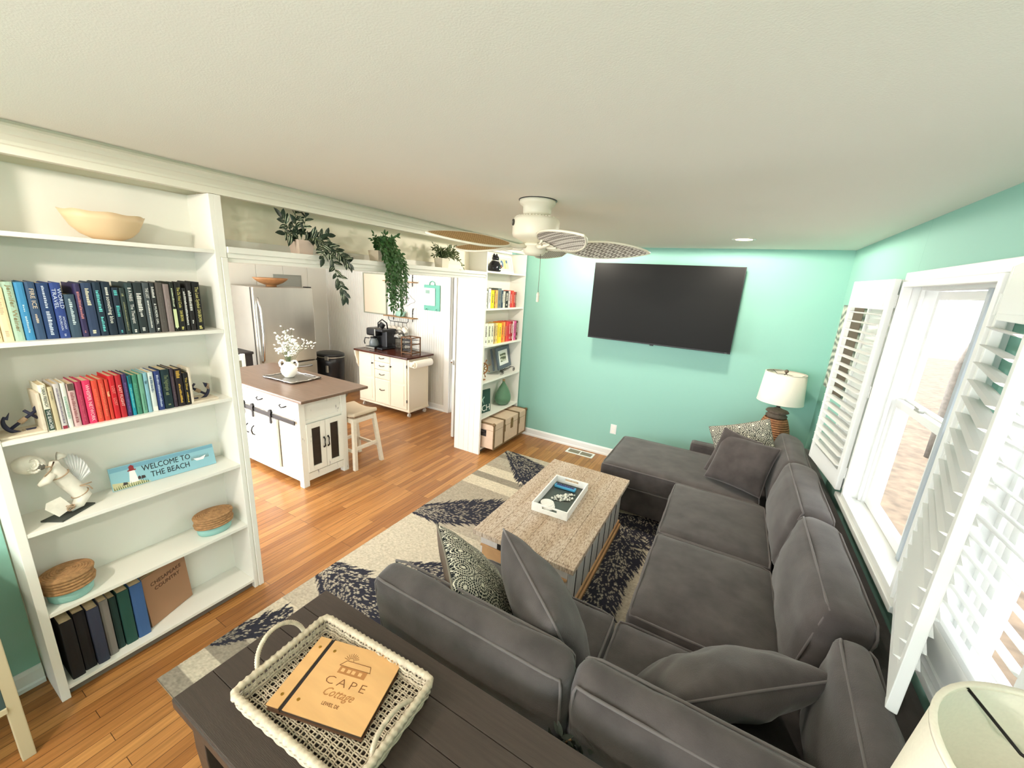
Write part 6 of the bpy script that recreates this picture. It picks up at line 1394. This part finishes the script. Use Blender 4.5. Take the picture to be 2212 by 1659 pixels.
for k in range(n): b.bbox((X1, Y0+p*k+.002, .085), (X1+.006, Y0+p*(k+1)-.002, .425), .002); b.bbox((X0-.006, Y0+p*k+.002, .085), (X0, Y0+p*(k+1)-.002, .425), .002)
b.build('chest_body', SLW, t)
for k in range(1, n):
    b = MB(); b.box((X1+.001, Y0+p*k-.004, .09), (X1+.009, Y0+p*k+.004, .42)); b.build('iron_strap', BLACKM, t)
    b = MB(); b.box((X0-.009, Y0+p*k-.004, .09), (X0-.001, Y0+p*k+.004, .42)); b.build('iron_strap', BLACKM, t)
b = MB(); b.bbox((X0-.03, Y0-.025, zr+.002), (X1+.03, Y1+.025, .05), .005); b.bbox((X0-.018, Y0-.014, .05), (X1+.018, Y1+.014, .088), .006); b.build('plinth', TN, t)
b = MB(); b.bbox((X0+.01, Y0-.006, .09), (X1-.01, Y0, .33), .003); b.bbox((X0, Y0-.012, .33), (X1, Y0, .345), .003); b.bbox((X0, Y0-.012, .40), (X1, Y0, .425), .003); o = b.build('end_panel', TN, t); b = MB(); b.box((X0+.12, Y0-.003, .345), (X1-.12, Y0, .40)); b.bbox((X0+.2, Y0-.02, .36), (X1-.2, Y0-.01, .375), .002); b.build('handle_hole_and_pull', BLACKM, o)  # black slab paints the dark of the handle hole, with a pull bar
# serving tray
t = thing('serving_tray', 'white wooden serving tray with cut-out handles and dark base on the coffee table', 'tray', (-.91, 2.51, .46))
T = frame((-.908, 2.51, .4605), (1, .045, 0), (-.045, 1, 0)); wx, wy, hz = .132, .243, .062
TW = mat('tray_white', (238, 236, 230), .5, var=.04, vscale=30)
b = MB(); b.T = T; b.bbox((-wx, -wy, 0), (-wx+.01, wy, hz), .002); b.bbox((wx-.01, -wy, 0), (wx, wy, hz), .002)
for s in (-1, 1):
    ya = s*wy; yb = s*(wy-.01); b.box((-wx, ya, 0), (wx, yb, .030)); b.box((-wx, ya, .052), (wx, yb, hz)); b.box((-wx, ya, .03), (-.055, yb, .052)); b.box((.055, ya, .03), (wx, yb, .052)); b.cyl((-.055, ya, .041), (-.055, yb, .041), .0108, 12) if 0 else None
b.build('tray_wall', TW, t); b = MB(); b.T = T; b.box((-wx+.009, -wy+.009, .001), (wx-.009, wy-.009, .008)); b.build('tray_base', mat('dark_green_base', (52, 58, 54), .35), t)
zt = .4690
t = thing('remote_control', 'bright blue cased remote control at the far end of the white tray', 'remote control', (-.94, 2.66, zt))
T = frame((-.938, 2.665, zt), (1, .03, 0), (-.03, 1, 0)); b = MB(); b.T = T; b.bbox((-.085, -.022, 0), (.085, .022, .022), .009); b.build('case', mat('sky_blue_rubber', (70, 158, 200), .5), t); b = MB(); b.T = T; b.bbox((-.072, -.014, .019), (.072, .014, .0245), .003); b.build('keypad', mat('navy_keypad', (44, 60, 120), .5), t)
b = MB(); b.T = T
for k in range(8): b.ball((-.06+.017*k, .004*(-1)**k, .0255), .004, 6)
b.build('buttons', BLACK, kid(t, 'keypad'))
t = thing('bead_garland', 'tangled strand of small white beads and twine in the white tray', 'beads', (-.9, 2.53, zt)); b = MB(); r = random.Random(8); pts = []
for k in range(150): a = k*.21; pts.append(Vector((-.895+.065*math.sin(a*1.3)*math.cos(a*.31), 2.53+.07*math.sin(a*.77+.5)*math.cos(a*.21), zt+.005+.004*(1+math.sin(a*2.1)))))
b.tube(pts, .0014, 4); b.build('string', mat('white_string', (222, 224, 216), .8), t); 
for k in range(0, 150, 3): b = MB(); b.ball(pts[k], .005 if k % 9 else .009, 8); b.build('bead', mat('bead_white', (232, 232, 222), .5), t)
t = thing('coaster', 'round white coaster on top of a short stack in the white tray', 'coaster', (-.955, 2.365, zt)); b = MB()
b.cyl((-.958, 2.372, zt+.0145), (-.958, 2.372, zt+.0205), .048, 30); tag(b.build('disc', mat('coaster_white', (238, 236, 232), .6, var=.05, vscale=60), t)); del b
b = MB(); b.cyl((-.940, 2.352, zt+.0), (-.940, 2.352, zt+.007), .048, 30); b.cyl((-.948, 2.362, zt+.0072), (-.948, 2.362, zt+.0142), .048, 30)
tag(b.build('coaster_pair', MATS['coaster_white']), 'two round white coasters at the bottom of the short stack in the tray', 'coaster')

# ================================================================ CONSOLE TABLE
ES = mat('espresso_oak', (58, 48, 42), .42, var=.16, vscale=5, bump=.25, bscale=30, stretch=(1.5, 22, 1))
t = thing('console_table', 'dark espresso plank console table behind the near sofa back', 'console table', (-.2, .55, 0))
cx0, cx1, cy0, cy1, cz = -1.205, .72, .312, .800, .80
b = MB(); n = 5; p = (cy1-cy0)/n
for k in range(n): b.bbox((cx0+.004, cy0+p*k, cz-.028), (cx1, cy0+p*(k+1)-.0015, cz), .002)
b.bbox((cx0, cy0-.004, cz-.04), (cx1, cy0+.01, cz-.006), .006); b.bbox((cx0-.004, cy0-.004, cz-.04), (cx0+.012, cy1+.004, cz-.006), .006); b.build('plank_top', ES, t)
b = MB(); b.bbox((cx0+.04, cy0+.03, cz-.14), (cx1-.04, cy0+.05, cz-.03), .003); b.bbox((cx0+.04, cy1-.05, cz-.14), (cx1-.04, cy1-.03, cz-.03), .003); b.bbox((cx0+.03, cy0+.03, cz-.14), (cx0+.05, cy1-.03, cz-.03), .003); b.build('apron', ES, t)
for x in (cx0+.06, cx1-.06):
    for y in (cy0+.055, cy1-.055):
        s = 1 if x < 0 else -1; b = MB(); z0_ = zr-.001 if (x > RX0 and x < RX1 and y > RY0) else 0
        pr2 = [(cz-.03, .034), (cz-.2, .034), (.45, .026), (.2, .022), (.06, .024), (z0_, .03)]
        vs = []
        for z_, w_ in pr2: o_ = s*(-.03+.05*(cz-z_)) if 0 else 0; vs += [(x-w_+o_, y-w_, z_), (x+w_+o_, y-w_, z_), (x+w_+o_, y+w_, z_), (x-w_+o_, y+w_, z_)]
        fs = [(4*i+j, 4*i+(j+1) % 4, 4*i+4+(j+1) % 4, 4*i+4+j)[::-1] for i in range(5) for j in range(4)]+[(0, 1, 2, 3), (23, 22, 21, 20)]; b.add(vs, fs, False); b.build('leg', ES, t, bevel=.003)
b = MB(); b.bbox((cx0+.05, cy0+.04, .16), (cx1-.05, cy1-.04, .185), .003); b.build('lower_shelf', ES, t)

# ---------------------------------------------------------------- wicker tray
WK = mat('whitewashed_wicker', (186, 172, 150), .7, var=.22, vscale=70); WK2 = mat('natural_wicker', (188, 160, 120), .75, var=.25, vscale=60)
t = thing('wicker_tray', 'large whitewashed rectangular wicker tray with hoop handles on the console', 'tray', (-.8, .56, cz))
P0, P1, P2 = Vector((-1.03, .384, 0)), Vector((-1.052, .692, 0)), Vector((-.583, .716, 0)); ux = (P2-P1).normalized(); uy = Vector((-ux.y, ux.x, 0)); LX, LY = .468, .318
ctr = P1+ux*LX/2-uy*LY/2; T = frame((ctr.x, ctr.y, cz+.001), ux, uy); HZ = .055; hx, hy = LX/2, LY/2
def rrect(ax, ay, r_, z, n=6, den=1):
    pts = []
    for (cx, cy, a0) in ((ax-r_, ay-r_, 0), (-ax+r_, ay-r_, PI/2), (-ax+r_, -ay+r_, PI), (ax-r_, -ay+r_, 1.5*PI)):
        for k in range(n+1): a = a0+PI/2*k/n; pts.append(Vector((cx+r_*math.cos(a), cy+r_*math.sin(a), z)))
    if den > 1:
        out = []; m_ = len(pts)
        for i in range(m_):
            a, b_ = pts[i], pts[(i+1) % m_]; k_ = max(1, int((b_-a).length/(.006/den*2)))
            for q in range(k_): out.append(a.lerp(b_, q/k_))
        return out
    return pts
b = MB(); b.T = T
base = rrect(hx-.008, hy-.008, .02, HZ, 5, 2); m_ = len(base); b.tube(base, .011, 7, closed=True, rad=[.0125 if i % 3 == 0 else .0095 for i in range(m_)])
for i in range(0, m_, 2):
    p = base[i]; q = base[(i+1) % m_]; o_ = Vector((p.x*.975, p.y*.97, 0)); b.tube([p+Vector((0, 0, -.004)), Vector((p.x*.985, p.y*.98, HZ*.5)), Vector((o_.x, o_.y, .006))], .0022, 4, caps=False)
b.build('wrapped_rim', WK, t)
b = MB(); b.T = T
for zq in (.004, .011, .020, .030): 
    rr_ = rrect(hx-.014+.004*(zq > .015), hy-.014+.004*(zq > .015), .018, zq, 5, 1.5); n_ = len(rr_); b.tube([Vector((p.x*(1+.006*math.sin(i*1.1)), p.y*(1+.008*math.sin(i*1.1)), p.z+.002*math.cos(i*1.1))) for i, p in enumerate(rr_)], .0035, 5, closed=True)
b.build('braided_wall', WK, t)
b = MB(); b.T = T; n1 = 20; n2 = 34
for k in range(n2):
    x = -hx+.02+(LX-.04)*k/(n2-1); b.tube([(x+.0012*math.sin(j*1.7+k), -hy+.014+(LY-.028)*j/n1, .0065+.0022*(1 if (j+k) % 2 else -1)) for j in range(n1+1)], .0026, 4, caps=False)
b.build('woven_floor', WK, t)
b = MB(); b.T = T
for k in range(n1):
    y = -hy+.02+(LY-.04)*k/(n1-1)
    for dy in (-.0025, .0025): b.tube([(-hx+.014+(LX-.028)*j/n2, y+dy+.0014*math.sin(j*.9+k*2), .0065+.0022*(-1 if (j+k) % 2 else 1)) for j in range(n2+1)], .0021, 4, caps=False)
b.build('woven_floor', WK, t)
b = MB(); b.T = T
for (p) in (0,):
    pts = [(-hx+.004, .075*math.cos(a), HZ-.006+.075*math.sin(a)) for a in [PI*k/26 for k in range(27)]]
    pts = [(-hx+.004-.03*math.sin(PI*k/26), pts[k][1], pts[k][2]) for k in range(27)]
    fine = []
    for i in range(26):
        for q in range(3): fine.append(Vector(pts[i]).lerp(Vector(pts[i+1]), q/3))
    b.tube(fine, .006, 8, rad=[.0058+.0016*(i % 2) for i in range(len(fine))])
b.build('handle', WK, t)
b = MB(); b.T = T; fine = []
pts = [(hx-.004-.02*math.sin(PI*k/26)-.01, .075*math.cos(PI*k/26), HZ-.01+.004+.05*math.sin(PI*k/26)*.55) for k in range(27)]
for i in range(26):
    for q in range(3): fine.append(Vector(pts[i]).lerp(Vector(pts[i+1]), q/3))
b.tube(fine, .006, 8, rad=[.0058+.0016*(i % 2) for i in range(len(fine))]); b.build('handle', WK, t)

# ---------------------------------------------------------------- engraved wooden guest book
t = thing('guest_book', 'birch wood covered binder engraved CAPE Cottage lying in the wicker tray', 'book', (-.84, .57, cz+.01))
BW = mat('birch_ply', (208, 162, 108), .5, var=.07, vscale=6, stretch=(1, 5, 1)); zb_ = cz+.0125
O = Vector((-.942, .424, 0)); A = Vector((-1.010, .636, 0)); D = Vector((-.662, .506, 0)); ux = (D-O); lx = .295; ux.normalize(); uy = Vector((-ux.y, ux.x, 0)); ly = .225
T = frame((O.x, O.y, zb_), ux, uy)
b = MB(); b.T = T; b.bbox((0, 0, 0), (lx, ly, .003), .001); b.box((.002, .002, .003), (.04, ly-.002, .018)); b.build('back_cover', mat('dark_ply_edge', (92, 64, 42), .7), t)
b = MB(); b.T = T; b.box((.004, .004, .003), (lx-.004, ly-.004, .0165)); b.build('pages', mat('dark_page_edge', (70, 56, 44), .8), t)
b = MB(); b.T = T; b.bbox((0, 0, .0175), (.040, ly, .0215), .001); b.bbox((.052, 0, .0175), (lx, ly, .0215), .001); cv = b.build('cover', BW, t)
b = MB(); b.T = T; b.box((.036, -.0005, .0165), (.056, ly+.0005, .0190)); b.build('leather_hinge', mat('black_leather', (32, 26, 26), .6), t)
b = MB(); b.T = T
for x in (.022, .075):
    for y in (.035, ly-.035): b.cyl((x, y, .0213), (x, y, .0228), .0045, 14)
b.build('brass_post', mat('brass_post', (190, 150, 70), .3, metal=.9), t)
EN = mat('burnt_engraving', (116, 70, 34), .7); EN2 = mat('burnt_engraving_light', (164, 112, 62), .7)
# the engraving reads along the book's cover, its top towards the upper left hinge side end
P_ = lambda x, y: T @ Vector((x, y, .0216))
tx = ux; tu = uy
cxm = .172
text('CAPE', 'engraving', EN, cv, P_(cxm, .107), tx, tu, .034, width=.128, sp=1.35, bold=-.0006); text('Cottage', 'engraving', EN2, cv, P_(cxm-.002, .076), tx, tu, .034, width=.095, shear=.45); text('LEWES, DE', 'engraving', EN, cv, P_(cxm-.004, .045), tx, tu, .013, width=.052)
b = MB(); b.T = T @ Matrix.Translation((0, 0, .0215))
hx0, hx1, hy0, hy1 = .125, .215, .132, .155
b.box((hx0, hy0, 0), (hx1, hy1, .0003)); b.build('engraving', EN2, cv)
b = MB(); b.T = T @ Matrix.Translation((0, 0, .0217))
for p_ in (((hx0-.006, hy1), (hx1+.006, hy1)), ((hx0-.006, hy1), (hx0+.008, hy1+.018)), ((hx0+.008, hy1+.018), (hx1-.002, hy1+.018)), ((hx1-.002, hy1+.018), (hx1+.006, hy1))):
    b.tube([(p_[0][0], p_[0][1], 0), (p_[1][0], p_[1][1], 0)], .0008, 4)
for k in range(9):
    a = PI*.15+PI*.8*k/8; b.tube([(hx0+.018+.012*math.cos(a), hy1+.02+.012*math.sin(a), 0), (hx0+.018+.024*math.cos(a), hy1+.02+.024*math.sin(a), 0)], .0006, 4)
b.tube([(hx0+.018+.009*math.cos(a), hy1+.02+.009*math.sin(a), 0) for a in [PI*k/10 for k in range(11)]], .0006, 4); b.build('engraving', EN, cv)
b = MB(); b.T = T @ Matrix.Translation((0, 0, .0219))
for x in (.133, .153, .168, .19): b.box((x, hy0+.006, 0), (x+.011, hy1-.006, .0003))
b.build('engraving', BW, cv)
# garland slipped behind the console
t = thing('garland', 'dark leafy garland slumped in the gap behind the sofa back cushions', 'garland', (-.235, .826, .66)); b = MB(); r = random.Random(4)
for k in range(70): b.leaf((-.235+r.gauss(0, .035), .826+r.gauss(0, .010), .66+r.uniform(-.08, .11)), (r.uniform(-1, 1), r.uniform(-.6, .4), r.uniform(-.4, 1)), (r.uniform(-1, 1), -1, .5), .035, .014, .2)
b.build('foliage', mat('dark_dry_leaf', (30, 36, 26), .7, var=.3, vscale=30), t); b = MB(); b.tube([(-.30, .826, .63), (-.25, .828, .70), (-.2, .828, .78)], .003, 5); b.build('stem', mat('brown_twig', (90, 66, 40), .8), t)
